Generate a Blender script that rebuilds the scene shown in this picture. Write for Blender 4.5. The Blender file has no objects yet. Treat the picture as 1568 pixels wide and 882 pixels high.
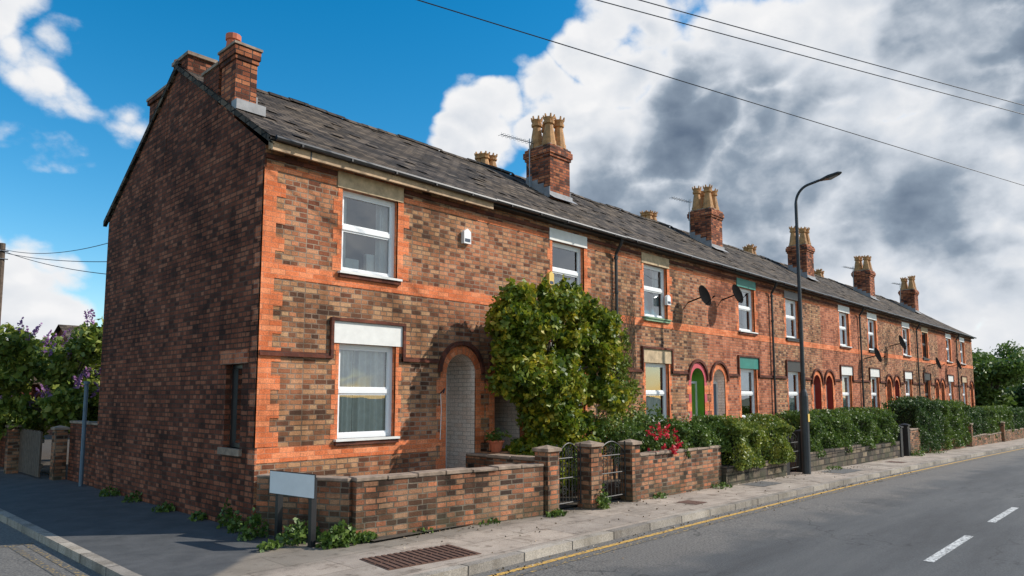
import bpy, math, random
import numpy as np
from mathutils import Vector, Matrix
rnd = random.Random(11)
nr = np.random.default_rng(5)
scene = bpy.context.scene

# ------------------------------------------------------------------ node helpers
def new_mat(name):
    m = bpy.data.materials.new(name); m.use_nodes = True
    nt = m.node_tree; nt.nodes.clear()
    out = nt.nodes.new('ShaderNodeOutputMaterial')
    b = nt.nodes.new('ShaderNodeBsdfPrincipled')
    nt.links.new(b.outputs[0], out.inputs[0])
    return m, nt, b, out
def N(nt, t, **kw):
    n = nt.nodes.new(t)
    for k, v in kw.items(): setattr(n, k, v)
    return n
def ramp(nt, stops, src, interp='LINEAR'):
    r = nt.nodes.new('ShaderNodeValToRGB'); r.color_ramp.interpolation = interp
    e = r.color_ramp.elements
    while len(e) > 1: e.remove(e[-1])
    e[0].position = stops[0][0]; e[0].color = (*stops[0][1], 1)
    for p, c in stops[1:]:
        x = e.new(p); x.color = (*c, 1)
    nt.links.new(src, r.inputs[0]); return r.outputs[0]
def mixc(nt, fac, a, b, mode='MIX'):
    m = nt.nodes.new('ShaderNodeMix'); m.data_type = 'RGBA'; m.blend_type = mode
    for inp, v in ((m.inputs[0], fac), (m.inputs[6], a), (m.inputs[7], b)):
        if isinstance(v, bpy.types.NodeSocket): nt.links.new(v, inp)
        elif isinstance(v, (int, float)): inp.default_value = v
        else: inp.default_value = (*v, 1)
    return m.outputs[2]
def noise(nt, vec, scale, detail=4, rough=.55, dist=0, out=0):
    n = N(nt, 'ShaderNodeTexNoise'); n.inputs['Scale'].default_value = scale
    n.inputs['Detail'].default_value = detail; n.inputs['Roughness'].default_value = rough
    n.inputs['Distortion'].default_value = dist
    if vec is not None: nt.links.new(vec, n.inputs['Vector'])
    return n.outputs[out]
def mth(nt, op, a, b=None, c=None, clamp=False):
    m = nt.nodes.new('ShaderNodeMath'); m.operation = op; m.use_clamp = clamp
    for i, v in enumerate((a, b, c)):
        if v is None: continue
        if isinstance(v, bpy.types.NodeSocket): nt.links.new(v, m.inputs[i])
        else: m.inputs[i].default_value = v
    return m.outputs[0]
def bump(nt, b, h, strength=.5, dist=.01):
    bp = N(nt, 'ShaderNodeBump'); bp.inputs['Strength'].default_value = strength
    bp.inputs['Distance'].default_value = dist
    nt.links.new(h, bp.inputs['Height']); nt.links.new(bp.outputs[0], b.inputs['Normal'])
def pos(nt): return N(nt, 'ShaderNodeNewGeometry').outputs['Position']
def sstep(nt, v, a, b):
    m = nt.nodes.new('ShaderNodeMapRange'); m.interpolation_type = 'SMOOTHSTEP'
    nt.links.new(v, m.inputs[0]); m.inputs[1].default_value = a; m.inputs[2].default_value = b
    return m.outputs[0]
def warp(nt, vec, scale, amt, det=2):
    c = noise(nt, vec, scale, det, .5, 0, 1)
    sub = N(nt, 'ShaderNodeVectorMath', operation='SUBTRACT'); nt.links.new(c, sub.inputs[0]); sub.inputs[1].default_value = (.5, .5, .5)
    sc = N(nt, 'ShaderNodeVectorMath', operation='SCALE'); nt.links.new(sub.outputs[0], sc.inputs[0]); sc.inputs['Scale'].default_value = amt
    ad = N(nt, 'ShaderNodeVectorMath', operation='ADD'); nt.links.new(vec, ad.inputs[0]); nt.links.new(sc.outputs[0], ad.inputs[1])
    return ad.outputs[0]

def brick_mat(name, stops, mortar, bw=.225, bh=.075, ms=.006, stain=(.6, 1.15), bstr=.6, moss=0.0, rough=.9, patch=None, streak=.72, mvar=.5, squash=1.0):
    m, nt, b, o = new_mat(name)
    uv = N(nt, 'ShaderNodeUVMap').outputs[0]
    P = pos(nt)
    br = N(nt, 'ShaderNodeTexBrick'); nt.links.new(warp(nt, uv, 7, .014), br.inputs['Vector'])
    br.squash = squash; br.squash_frequency = 2
    br.inputs['Color1'].default_value = (0, 0, 0, 1); br.inputs['Color2'].default_value = (1, 1, 1, 1); br.inputs['Mortar'].default_value = (.5, .5, .5, 1)
    br.inputs['Scale'].default_value = 1; br.inputs['Mortar Size'].default_value = ms; br.inputs['Mortar Smooth'].default_value = .3
    br.inputs['Brick Width'].default_value = bw; br.inputs['Row Height'].default_value = bh
    col = ramp(nt, stops, br.outputs['Color'])
    if patch:
        pm = ramp(nt, [(.45, (0, 0, 0)), (.6, (1, 1, 1))], noise(nt, P, .55, 5, .6))
        col = mixc(nt, mth(nt, 'MULTIPLY', pm, .7), col, ramp(nt, patch, br.outputs['Color']))
    fine = noise(nt, P, 60, 2, .7)
    col = mixc(nt, 1, col, ramp(nt, [(.25, (.6, .6, .6)), (.75, (1.35, 1.35, 1.35))], fine), 'MULTIPLY')
    big = noise(nt, P, 1.1, 6, .7)
    mcol = ramp(nt, [(.38, tuple(c * mvar for c in mortar)), (.58, mortar)], big)
    col = mixc(nt, br.outputs['Fac'], col, mcol)
    s0, s1 = stain
    col = mixc(nt, 1, col, ramp(nt, [(.3, (s0, s0, s0 * .97)), (.5, (.97, .97, .97)), (.7, (s1, s1, s1))], big), 'MULTIPLY')
    mp = N(nt, 'ShaderNodeMapping'); mp.inputs['Scale'].default_value = (3.5, 3.5, .35); nt.links.new(P, mp.inputs[0])
    st = noise(nt, mp.outputs[0], 1, 4, .6)
    col = mixc(nt, 1, col, ramp(nt, [(.33, (streak, streak * .98, streak * .95)), (.5, (1, 1, 1))], st), 'MULTIPLY')
    if moss > 0:
        sz = N(nt, 'ShaderNodeSeparateXYZ'); nt.links.new(P, sz.inputs[0])
        low = mth(nt, 'MULTIPLY', sstep(nt, sz.outputs[2], moss, 0.0), ramp(nt, [(.4, (0, 0, 0)), (.6, (1, 1, 1))], noise(nt, P, 3, 5)))
        col = mixc(nt, mth(nt, 'MULTIPLY', low, .6), col, (.07, .075, .045))
    nt.links.new(col, b.inputs['Base Color'])
    b.inputs['Roughness'].default_value = rough
    b.inputs['Specular IOR Level'].default_value = .2
    h = mth(nt, 'ADD', mth(nt, 'SUBTRACT', 1.0, br.outputs['Fac']), mth(nt, 'MULTIPLY', fine, .5))
    h = mth(nt, 'ADD', h, mth(nt, 'MULTIPLY', br.outputs['Color'], .35))
    bump(nt, b, h, bstr, .012)
    return m

def plain(name, col, rough=.6, var=.25, scale=8, metal=0, bstr=.15, spec=.5):
    m, nt, b, o = new_mat(name)
    P = pos(nt)
    n1 = noise(nt, P, scale, 5, .65)
    lo = tuple(c * (1 - var) for c in col); hi = tuple(min(1, c * (1 + var)) for c in col)
    nt.links.new(ramp(nt, [(.3, lo), (.7, hi)], n1), b.inputs['Base Color'])
    b.inputs['Roughness'].default_value = rough; b.inputs['Metallic'].default_value = metal; b.inputs['Specular IOR Level'].default_value = spec
    if bstr > 0: bump(nt, b, noise(nt, P, scale * 6, 2), bstr, .005)
    return m

M = {}
FR = [(0, (.22, .066, .034)), (.5, (.46, .155, .075)), (1, (.55, .24, .13))]
M['field'] = brick_mat('field_brick', [(0, (.08, .04, .026)), (.18, (.17, .075, .042)), (.4, (.32, .14, .07)), (.7, (.44, .22, .11)), (.9, (.52, .31, .17)), (1, (.52, .17, .075))], (.33, .235, .17), bw=.2, ms=.0095, patch=FR, stain=(.68, 1.15), bstr=.9, squash=.62, streak=.78)
M['red'] = brick_mat('red_facing_brick', [(0, (.22, .06, .032)), (.4, (.46, .145, .07)), (1, (.57, .22, .12))], (.3, .2, .15), bw=.2, ms=.008, squash=.62)
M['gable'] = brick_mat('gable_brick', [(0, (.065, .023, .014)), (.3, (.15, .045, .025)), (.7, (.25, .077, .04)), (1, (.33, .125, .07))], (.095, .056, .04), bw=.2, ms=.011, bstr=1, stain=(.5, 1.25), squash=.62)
M['orange'] = brick_mat('orange_dressing_brick', [(0, (.62, .16, .06)), (.5, (.76, .22, .09)), (1, (.84, .3, .14))], (.5, .26, .17), ms=.004, stain=(.7, 1.1), bstr=.3, streak=.82)
M['dark'] = brick_mat('dark_moulded_brick', [(0, (.08, .03, .022)), (1, (.2, .065, .04))], (.1, .07, .06), ms=.004, stain=(.7, 1.1), bstr=.3)
M['stackb'] = brick_mat('chimney_brick', [(0, (.07, .03, .022)), (.5, (.36, .105, .05)), (1, (.56, .21, .1))], (.1, .08, .07), ms=.009, squash=.62)
M['garden'] = brick_mat('garden_wall_brick', [(0, (.05, .033, .027)), (.25, (.16, .078, .045)), (.5, (.33, .13, .07)), (.75, (.38, .22, .13)), (1, (.54, .18, .085))], (.23, .19, .145), ms=.01, bstr=1, moss=.5, mvar=.35, squash=.7, stain=(.5, 1.2))
M['stonew'] = brick_mat('rough_stone_wall', [(0, (.05, .045, .04)), (.5, (.14, .11, .085)), (1, (.26, .2, .14))], (.06, .05, .045), bw=.4, bh=.16, ms=.02, bstr=1, moss=.4)
M['whitebrick'] = brick_mat('painted_porch_brick', [(0, (.84, .66, .56)), (1, (.9, .77, .69))], (.6, .47, .4), ms=.005, bstr=.3, stain=(.8, 1.05), streak=.88)
M['slate'] = brick_mat('roof_slate', [(0, (.035, .029, .025)), (.4, (.075, .06, .05)), (.75, (.115, .09, .072)), (1, (.17, .135, .105))], (.016, .013, .011), bw=.26, bh=.16, ms=.013, bstr=1, stain=(.6, 1.25), rough=.85, patch=[(0, (.05, .038, .026)), (1, (.17, .125, .085))])
M['stone'] = plain('lintel_stone', (.5, .37, .23), .85, .3, 7)
M['cope'] = plain('coping_stone', (.27, .2, .15), .9, .5, 5, bstr=.5)
M['whitep'] = plain('white_paint', (.74, .73, .7), .45, .08, 6, bstr=.05)
M['upvc'] = plain('white_upvc', (.84, .85, .86), .3, .03, 3, bstr=.0)
M['tan'] = plain('tan_fascia_board', (.42, .28, .165), .7, .4, 4)
M['black'] = plain('black_paint', (.02, .02, .022), .4, .2, 8)
M['dishgrey'] = plain('dish_dark_grey', (.014, .013, .013), 1, .2, 8, bstr=0, spec=0)
M['iron'] = plain('wrought_iron', (.02, .02, .02), .5, .3, 20, bstr=.3)
M['lead'] = plain('lead_flashing', (.27, .27, .28), .6, .25, 5)
M['pot'] = plain('buff_chimney_pot', (.42, .22, .09), .8, .4, 5)
M['potred'] = plain('red_chimney_pot', (.5, .13, .06), .7, .25, 5)
M['teal'] = plain('teal_paint', (.02, .2, .16), .5, .15, 6)
M['greens'] = plain('green_paint', (.14, .3, .03), .45, .15, 6)
M['pink'] = plain('pink_paint', (.55, .08, .1), .6, .15, 6)
M['sage'] = plain('sage_sill_paint', (.2, .32, .18), .6, .15, 6)
M['maroon'] = plain('maroon_door_paint', (.26, .035, .025), .4, .15, 6)
M['navy'] = plain('navy_paint', (.03, .05, .09), .4, .15, 6)
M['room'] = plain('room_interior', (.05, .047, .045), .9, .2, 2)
M['metal'] = plain('galvanised_metal', (.3, .3, .3), .4, .2, 10, metal=.8)
M['lampgrey'] = plain('lamp_post_paint', (.03, .035, .04), .5, .3, 6)
M['signw'] = plain('sign_plate_white', (.72, .72, .73), .4, .05, 6, bstr=0)
M['alarmy'] = plain('yellow_box', (.75, .5, .12), .5, .1, 6)
M['wood'] = plain('weathered_wood', (.10, .07, .05), .85, .4, 12, bstr=.6)
M['bluegrey'] = plain('blue_grey_door', (.10, .15, .2), .6, .15, 5)
M['soil'] = plain('garden_soil', (.07, .055, .04), 1, .4, 6, bstr=1)
M['bark'] = plain('bark', (.09, .07, .05), .95, .4, 15, bstr=1)
M['rust'] = plain('rusty_iron', (.12, .06, .04), .8, .4, 14, bstr=.6)
M['curtain'] = plain('net_curtain', (.76, .77, .74), .9, .12, 10, bstr=0)
def glass_mat():
    m, nt, b, o = new_mat('window_glass')
    nt.nodes.remove(b)
    tr = N(nt, 'ShaderNodeBsdfTransparent'); tr.inputs[0].default_value = (.9, .94, .94, 1)
    gl = N(nt, 'ShaderNodeBsdfGlossy'); gl.inputs['Roughness'].default_value = .01; gl.inputs[0].default_value = (.9, .95, 1, 1)
    lw = N(nt, 'ShaderNodeFresnel'); lw.inputs[0].default_value = 1.55
    P = pos(nt)
    bp = N(nt, 'ShaderNodeBump'); bp.inputs['Strength'].default_value = .12; bp.inputs['Distance'].default_value = .02
    nt.links.new(noise(nt, P, 2.2, 1), bp.inputs['Height'])
    nt.links.new(bp.outputs[0], gl.inputs['Normal'])
    f = mth(nt, 'ADD', mth(nt, 'MULTIPLY', lw.outputs[0], 1.7), .12, clamp=True)
    mx = N(nt, 'ShaderNodeMixShader'); nt.links.new(f, mx.inputs[0]); nt.links.new(tr.outputs[0], mx.inputs[1]); nt.links.new(gl.outputs[0], mx.inputs[2])
    nt.links.new(mx.outputs[0], o.inputs[0]); return m
M['glass'] = glass_mat()

def leaf_mat(name, stops, trans=.3, clump=1.0):
    m, nt, b, o = new_mat(name)
    at = N(nt, 'ShaderNodeAttribute'); at.attribute_name = 'rnd'
    P = pos(nt)
    f = mth(nt, 'ADD', mth(nt, 'MULTIPLY', at.outputs['Fac'], .5), mth(nt, 'MULTIPLY', mth(nt, 'SUBTRACT', noise(nt, P, 2.6, 2), .25), clump), clamp=True)
    c = ramp(nt, stops, f)
    nt.links.new(c, b.inputs['Base Color']); b.inputs['Roughness'].default_value = .5
    t = N(nt, 'ShaderNodeBsdfTranslucent'); nt.links.new(c, t.inputs[0])
    mx = N(nt, 'ShaderNodeMixShader'); mx.inputs[0].default_value = trans
    nt.links.new(b.outputs[0], mx.inputs[1]); nt.links.new(t.outputs[0], mx.inputs[2]); nt.links.new(mx.outputs[0], o.inputs[0])
    return m
M['leafy'] = leaf_mat('golden_leaves', [(0, (.025, .055, .008)), (.35, (.08, .14, .012)), (.6, (.2, .25, .02)), (1, (.5, .4, .03))], .35, 1.3)
M['leafg'] = leaf_mat('hedge_leaves', [(0, (.025, .055, .01)), (.5, (.085, .15, .022)), (1, (.22, .3, .06))])
M['leafl'] = leaf_mat('light_hedge_leaves', [(0, (.04, .08, .012)), (.5, (.16, .22, .03)), (1, (.45, .43, .07))])
M['leafd'] = leaf_mat('dark_leaves', [(0, (.015, .04, .01)), (.5, (.05, .1, .022)), (1, (.13, .2, .05))])
M['purple'] = leaf_mat('purple_flowers', [(0, (.2, .07, .25)), (1, (.5, .26, .5))])
M['redfl'] = leaf_mat('red_flowers', [(0, (.5, .01, .03)), (1, (.8, .04, .08))])
M['litter'] = leaf_mat('leaf_litter_and_grit', [(0, (.08, .05, .03)), (.5, (.2, .14, .08)), (1, (.4, .33, .25))], 0)
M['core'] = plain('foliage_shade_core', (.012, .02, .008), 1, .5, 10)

# ------------------------------------------------------------------ mesh builder
class MB:
    def __init__(s, mats): s.v = []; s.f = []; s.m = []; s.uv = []; s.mats = list(mats)
    def mi(s, k):
        if k not in s.mats: s.mats.append(k)
        return s.mats.index(k)
    def face(s, pts, m, uv=None):
        i = len(s.v); s.v += [tuple(p) for p in pts]; s.f.append(tuple(range(i, i + len(pts)))); s.m.append(s.mi(m))
        if uv is None:
            a, b_, c = Vector(pts[0]), Vector(pts[1]), Vector(pts[2])
            n = (b_ - a).cross(c - a)
            if n.length > 1e-12: n.normalize()
            if abs(n.z) > .75: uv = [(p[0], p[1]) for p in pts]
            elif abs(n.x) > abs(n.y) : uv = [(p[1], p[2]) for p in pts]
            else: uv = [(p[0], p[2]) for p in pts]
        s.uv.append(uv)
    def box(s, x0, x1, y0, y1, z0, z1, m):
        a = [(x0, y0, z0), (x1, y0, z0), (x1, y1, z0), (x0, y1, z0), (x0, y0, z1), (x1, y0, z1), (x1, y1, z1), (x0, y1, z1)]
        for q in ((0, 3, 2, 1), (4, 5, 6, 7), (0, 1, 5, 4), (1, 2, 6, 5), (2, 3, 7, 6), (3, 0, 4, 7)): s.face([a[i] for i in q], m)
    def obox(s, p0, p1, th, z0, z1, m):
        d = Vector((p1[0] - p0[0], p1[1] - p0[1], 0)); L = d.length; d.normalize(); n = Vector((-d.y, d.x, 0)) * th / 2
        A = Vector((p0[0], p0[1], 0)); B = Vector((p1[0], p1[1], 0))
        q = [A - n, B - n, B + n, A + n]
        a = [(p.x, p.y, z0) for p in q] + [(p.x, p.y, z1) for p in q]
        us = [0, L, L, 0]
        for f_ in ((0, 1, 5, 4), (2, 3, 7, 6)):
            s.face([a[i] for i in f_], m, [(us[i % 4] + p0[0], a[i][2]) for i in f_])
        for f_ in ((1, 2, 6, 5), (3, 0, 4, 7)):
            s.face([a[i] for i in f_], m, [((0 if k in (0, 3) else th), a[i][2]) for k, i in enumerate(f_)])
        s.face([a[i] for i in (4, 5, 6, 7)], m, [(us[i % 4], (0 if i < 6 else th)) for i in (4, 5, 6, 7)])
        s.face([a[i] for i in (0, 3, 2, 1)], m)
    def tube(s, pts, r, m, n=8, caps=True, squash=1.0):
        pts = [Vector(p) for p in pts]
        rs = r if isinstance(r, (list, tuple)) else [r] * len(pts)
        rings = []
        prev = None
        for i, p in enumerate(pts):
            if i == 0: t = pts[1] - pts[0]
            elif i == len(pts) - 1: t = pts[-1] - pts[-2]
            else: t = (pts[i + 1] - pts[i]).normalized() + (pts[i] - pts[i - 1]).normalized()
            if t.length < 1e-9: t = Vector((0, 0, 1))
            t.normalize()
            if prev is None:
                up = Vector((0, 0, 1)) if abs(t.z) < .9 else Vector((1, 0, 0))
                a = t.cross(up).normalized()
            else: a = (prev - t * prev.dot(t)).normalized()
            prev = a; b = t.cross(a)
            rings.append([p + (a * math.cos(k * 2 * math.pi / n) + b * math.sin(k * 2 * math.pi / n) * squash) * rs[i] for k in range(n)])
        for i in range(len(rings) - 1):
            for k in range(n):
                k2 = (k + 1) % n
                s.face([rings[i][k], rings[i][k2], rings[i + 1][k2], rings[i + 1][k]], m)
        if caps:
            s.face(rings[0][::-1], m); s.face(rings[-1], m)
    def build(s, name, parent=None, smooth=False, bevel=0):
        me = bpy.data.meshes.new(name); me.from_pydata(s.v, [], s.f)
        for k in s.mats: me.materials.append(M[k])
        me.polygons.foreach_set('material_index', s.m)
        uvl = me.uv_layers.new(name='UVMap')
        flat = [c for u in s.uv for p in u for c in p]
        uvl.data.foreach_set('uv', flat)
        if smooth: me.polygons.foreach_set('use_smooth', [True] * len(s.f))
        ob = bpy.data.objects.new(name, me); scene.collection.objects.link(ob)
        if smooth or bevel:
            import bmesh
            bm = bmesh.new(); bm.from_mesh(me); bmesh.ops.remove_doubles(bm, verts=bm.verts, dist=.0005); bm.to_mesh(me); bm.free()
        if bevel:
            md = ob.modifiers.new('bevel', 'BEVEL'); md.width = bevel; md.segments = 1; md.limit_method = 'ANGLE'
        if parent: ob.parent = parent
        return ob
def empty(name, loc=(0, 0, 0)):
    e = bpy.data.objects.new(name, None); scene.collection.objects.link(e); e.empty_display_size = .3
    return e

def gz(x):
    t = min(1, max(0, (x - 5) / 60.0)); return -.8 * t * t * (3 - 2 * t)

# ------------------------------------------------------------------ houses
YF = 9.33; X0 = 4.70; HW = 4.275; XC0 = 9.14
RY = 12.70; RZ = 7.80; EY = 9.10; EZ = 5.53
SL = (RZ - EZ) / (RY - EY)
WZ = 5.46
BY = 16.10

def wall_holes(mb, x0, x1, z0, z1, y, holes, m, axis='x'):
    xs = sorted(set([x0, x1] + [h[0] for h in holes] + [h[1] for h in holes])); zs = sorted(set([z0, z1] + [h[2] for h in holes] + [h[3] for h in holes]))
    for i in range(len(xs) - 1):
        for j in range(len(zs) - 1):
            cx = (xs[i] + xs[i + 1]) / 2; cz = (zs[j] + zs[j + 1]) / 2
            if any(h[0] < cx < h[1] and h[2] < cz < h[3] for h in holes): continue
            a, b, c, d = xs[i], xs[i + 1], zs[j], zs[j + 1]
            if axis == 'x': mb.face([(a, y, c), (b, y, c), (b, y, d), (a, y, d)], m)
            else: mb.face([(y, b, c), (y, a, c), (y, a, d), (y, b, d)], m)

def arch_pts(xc, hw, zs, h, n=14):
    return [(xc - hw * math.cos(math.pi * k / n), zs + h * math.sin(math.pi * k / n)) for k in range(n + 1)]
def arch_ring(mb, xc, hwi, hi, hwo, ho, zs, y0, y1, m, n=14):
    A = arch_pts(xc, hwi, zs, hi, n); B = arch_pts(xc, hwo, zs, ho, n)
    for k in range(n):
        s0 = k * .075; s1 = s0 + .075
        mb.face([(A[k][0], y0, A[k][1]), (A[k + 1][0], y0, A[k + 1][1]), (B[k + 1][0], y0, B[k + 1][1]), (B[k][0], y0, B[k][1])], m, [(0, s0), (0, s1), (.2, s1), (.2, s0)])
        mb.face([(B[k][0], y0, B[k][1]), (B[k + 1][0], y0, B[k + 1][1]), (B[k + 1][0], y1, B[k + 1][1]), (B[k][0], y1, B[k][1])], m)
        mb.face([(A[k][0], y1, A[k][1]), (A[k + 1][0], y1, A[k + 1][1]), (A[k + 1][0], y0, A[k + 1][1]), (A[k][0], y0, A[k][1])], m)
    for P, Q in ((A[0], B[0]), (B[-1], A[-1])):
        mb.face([(Q[0], y0, Q[1]), (P[0], y0, P[1]), (P[0], y1, P[1]), (Q[0], y1, Q[1])], m)

ZU0, ZU1 = 3.78, 5.10
ZL0, ZL1 = 1.20, 2.66
DZ0, DZS, DZT = .18, 2.25, 2.60
DHW = .355

def window_parts(fr, gl, ro, cu, xa, xb, z0, z1, fm, curtain, split=.5):
    y = YF + .09; d = .06; t = .062
    fr.box(xa, xa + t, y, y + d, z0, z1, fm); fr.box(xb - t, xb, y, y + d, z0, z1, fm)
    fr.box(xa + t, xb - t, y, y + d, z0, z0 + t, fm); fr.box(xa + t, xb - t, y, y + d, z1 - t, z1, fm)
    zm = z0 + (z1 - z0) * split
    fr.box(xa + t, xb - t, y - .006, y + d, zm - .035, zm + .035, fm)
    t2 = .03
    for (c, e) in ((z0 + t, zm - .035), (zm + .035, z1 - t)):
        fr.box(xa + t, xa + t + t2, y + .012, y + d - .01, c, e, fm); fr.box(xb - t - t2, xb - t, y + .012, y + d - .01, c, e, fm)
        fr.box(xa + t + t2, xb - t - t2, y + .012, y + d - .01, c, c + t2, fm); fr.box(xa + t + t2, xb - t - t2, y + .012, y + d - .01, e - t2, e, fm)
    g = y + .035
    gl.face([(xa + .03, g, z0 + .03), (xb - .03, g, z0 + .03), (xb - .03, g, z1 - .03), (xa + .03, g, z1 - .03)], 'glass')
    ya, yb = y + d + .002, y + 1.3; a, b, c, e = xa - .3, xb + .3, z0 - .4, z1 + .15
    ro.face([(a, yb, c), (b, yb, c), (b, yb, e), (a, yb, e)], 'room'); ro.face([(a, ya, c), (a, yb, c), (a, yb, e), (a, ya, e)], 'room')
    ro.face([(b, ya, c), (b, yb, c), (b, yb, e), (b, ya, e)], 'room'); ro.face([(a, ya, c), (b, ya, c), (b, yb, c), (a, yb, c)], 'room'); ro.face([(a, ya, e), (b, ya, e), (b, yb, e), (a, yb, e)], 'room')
    def drape(x_a, x_b, za, zb, yy, amp, per):
        n = max(6, int((x_b - x_a) / .008)); P = []
        ph = rnd.uniform(0, 6)
        for k in range(n + 1):
            x = x_a + (x_b - x_a) * k / n
            P.append((x, yy + amp * math.sin(x * 2 * math.pi / per + 1.4 * math.sin(x * 9 + ph)) + amp * .3 * math.sin(x * 83)))
        for k in range(n):
            cu.face([(P[k][0], P[k][1], za), (P[k + 1][0], P[k + 1][1], za), (P[k + 1][0], P[k + 1][1], zb), (P[k][0], P[k][1], zb)], 'curtain')
    if curtain == 'net': 
        drape(xa + .02, xa + (xb - xa) * .36, z0 + .02, z1 - .02, y + .12, .03, .10); drape(xa + (xb - xa) * .40, xb - .02, z0 + .02, z1 - .02, y + .13, .035, .13)
    elif curtain == 'half': drape(xa + .02, xb - .02, z0 + .02, zm - .1, y + .15, .03, .09)
    elif curtain == 'side':
        drape(xa - .02, xa + .24, z0, z1, y + .16, .03, .09); drape(xb - .24, xb + .02, z0, z1, y + .16, .03, .09)
    elif curtain == 'blind': cu.box(xa + .03, xb - .03, y + .1, y + .12, zm + .1, z1, 'curtain')

def quoins(mb, xa, dirn, z0, z1, y, proud, wl=.34, ws=.2, step=.225, m='orange'):
    z = z0; k = 0
    while z < z1 - .02:
        ze = min(z + step, z1); w = wl if k % 2 == 0 else ws
        if dirn > 0: mb.box(xa, xa + w, y - proud, y + .03, z, ze, m)
        else: mb.box(xa - w, xa, y - proud, y + .03, z, ze, m)
        z = ze; k += 1

styles = [
    dict(lu='stone', ll='whitep', f='upvc', s='whitep', cu='side', cl='net', door='whitep', wall='field', fas='tan'),
    dict(lu='whitep', ll='whitep', f='upvc', s='whitep', cu='half', cl='side', door='maroon', wall='field', fas='black'),
    dict(lu='stone', ll='stone', f='upvc', s='sage', cu='side', cl='half', door='greens', wall='field', fas='black', arch='pink', rec='greens'),
    dict(lu='teal', ll='teal', f='upvc', s='whitep', cu='side', cl='blind', door='bluegrey', wall='red', fas='black', rec='whitebrick'),
    dict(lu='black', ll='black', f='upvc', s='black', cu='blind', cl='half', door='maroon', wall='field', fas='black', rec='maroon'),
    dict(lu='whitep', ll='whitep', f='upvc', s='whitep', cu='half', cl='net', door='maroon', wall='red', fas='black', rec='maroon'),
    dict(lu='whitep', ll='whitep', f='upvc', s='black', cu='side', cl='half', door='maroon', wall='field', fas='black', rec='red'),
    dict(lu='whitep', ll='whitep', f='upvc', s='whitep', cu='blind', cl='net', door='navy', wall='field', fas='black', rec='maroon'),
    dict(lu='stone', ll='black', f='black', s='black', cu='side', cl='side', door='maroon', wall='field', fas='black', rec='red'),
    dict(lu='whitep', ll='whitep', f='upvc', s='whitep', cu='half', cl='half', door='navy', wall='red', fas='black', rec='red'),
    dict(lu='whitep', ll='stone', f='upvc', s='whitep', cu='side', cl='net', door='maroon', wall='field', fas='black', rec='red'),
]

def pots(mb, x0, x1, y0, y1, z, h, m='pot'):
    for px in (x0 + .2, x1 - .2):
        for py in (y0 + .2, y1 - .2):
            hh = h * rnd.uniform(.9, 1.06); r = .15
            mb.tube([(px, py, z - .02), (px, py, z + hh * .12), (px, py, z + hh * .13), (px, py, z + hh * .4), (px, py, z + hh * .68), (px, py, z + hh * .7), (px, py, z + hh * .78), (px, py, z + hh * .79), (px, py, z + hh * .9), (px, py, z + hh * .905)],
                    [r * 1.3, r * 1.25, r * 1.15, r * .95, r * .68, r * .95, r * .98, r * .8, r * 1.0, r * .7], m, 10)
            for q in range(6):
                a = q * math.pi / 3; mb.tube([(px + r * .82 * math.cos(a), py + r * .82 * math.sin(a), z + hh * .88), (px + r * 1.0 * math.cos(a), py + r * 1.0 * math.sin(a), z + hh)], [.035, .02], m, 5)

def stack(parent, x0, x1, y0, y1, zt, ph, nm='chimney', m='stackb'):
    mb = MB([m, 'lead', 'pot'])
    zb = EZ + SL * (y0 - EY) - .25 if y0 < RY else RZ - SL * (y1 - RY) - .3
    zc = zt - .36
    mb.box(x0, x1, y0, y1, zb, zc, m)
    mb.box(x0 - .03, x1 + .03, y0 - .03, y1 + .03, zc, zc + .075, m)
    mb.box(x0 - .06, x1 + .06, y0 - .06, y1 + .06, zc + .075, zc + .225, m)
    mb.box(x0 - .03, x1 + .03, y0 - .03, y1 + .03, zc + .225, zc + .3, m)
    mb.box(x0 + .03, x1 - .03, y0 + .03, y1 - .03, zc + .3, zc + .36, 'cope')
    if y0 < RY:
        zf = EZ + SL * (y0 - EY)
        mb.box(x0 - .05, x1 + .08, y0 - .025, y0 - .002, zf - .02, zf + .13, 'lead')
        mb.face([(x0 - .06, y0 - .2, zf - SL * .2 + .045), (x1 + .1, y0 - .2, zf - SL * .2 + .045), (x1 + .1, y0 - .01, zf + .05), (x0 - .06, y0 - .01, zf + .05)], 'lead')
        for k in range(4):
            ya = y0 + (y1 - y0) * k / 4; yb = y0 + (y1 - y0) * (k + 1) / 4; zz = EZ + SL * (ya - EY)
            mb.box(x1 + .002, x1 + .02, ya, yb, zz - .02, zz + .26, 'lead')
            mb.box(x0 - .02, x0 - .002, ya, yb, zz - .02, zz + .26, 'lead')
    pots(mb, x0, x1, y0, y1, zt, ph)
    return mb.build(nm, parent)

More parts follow.
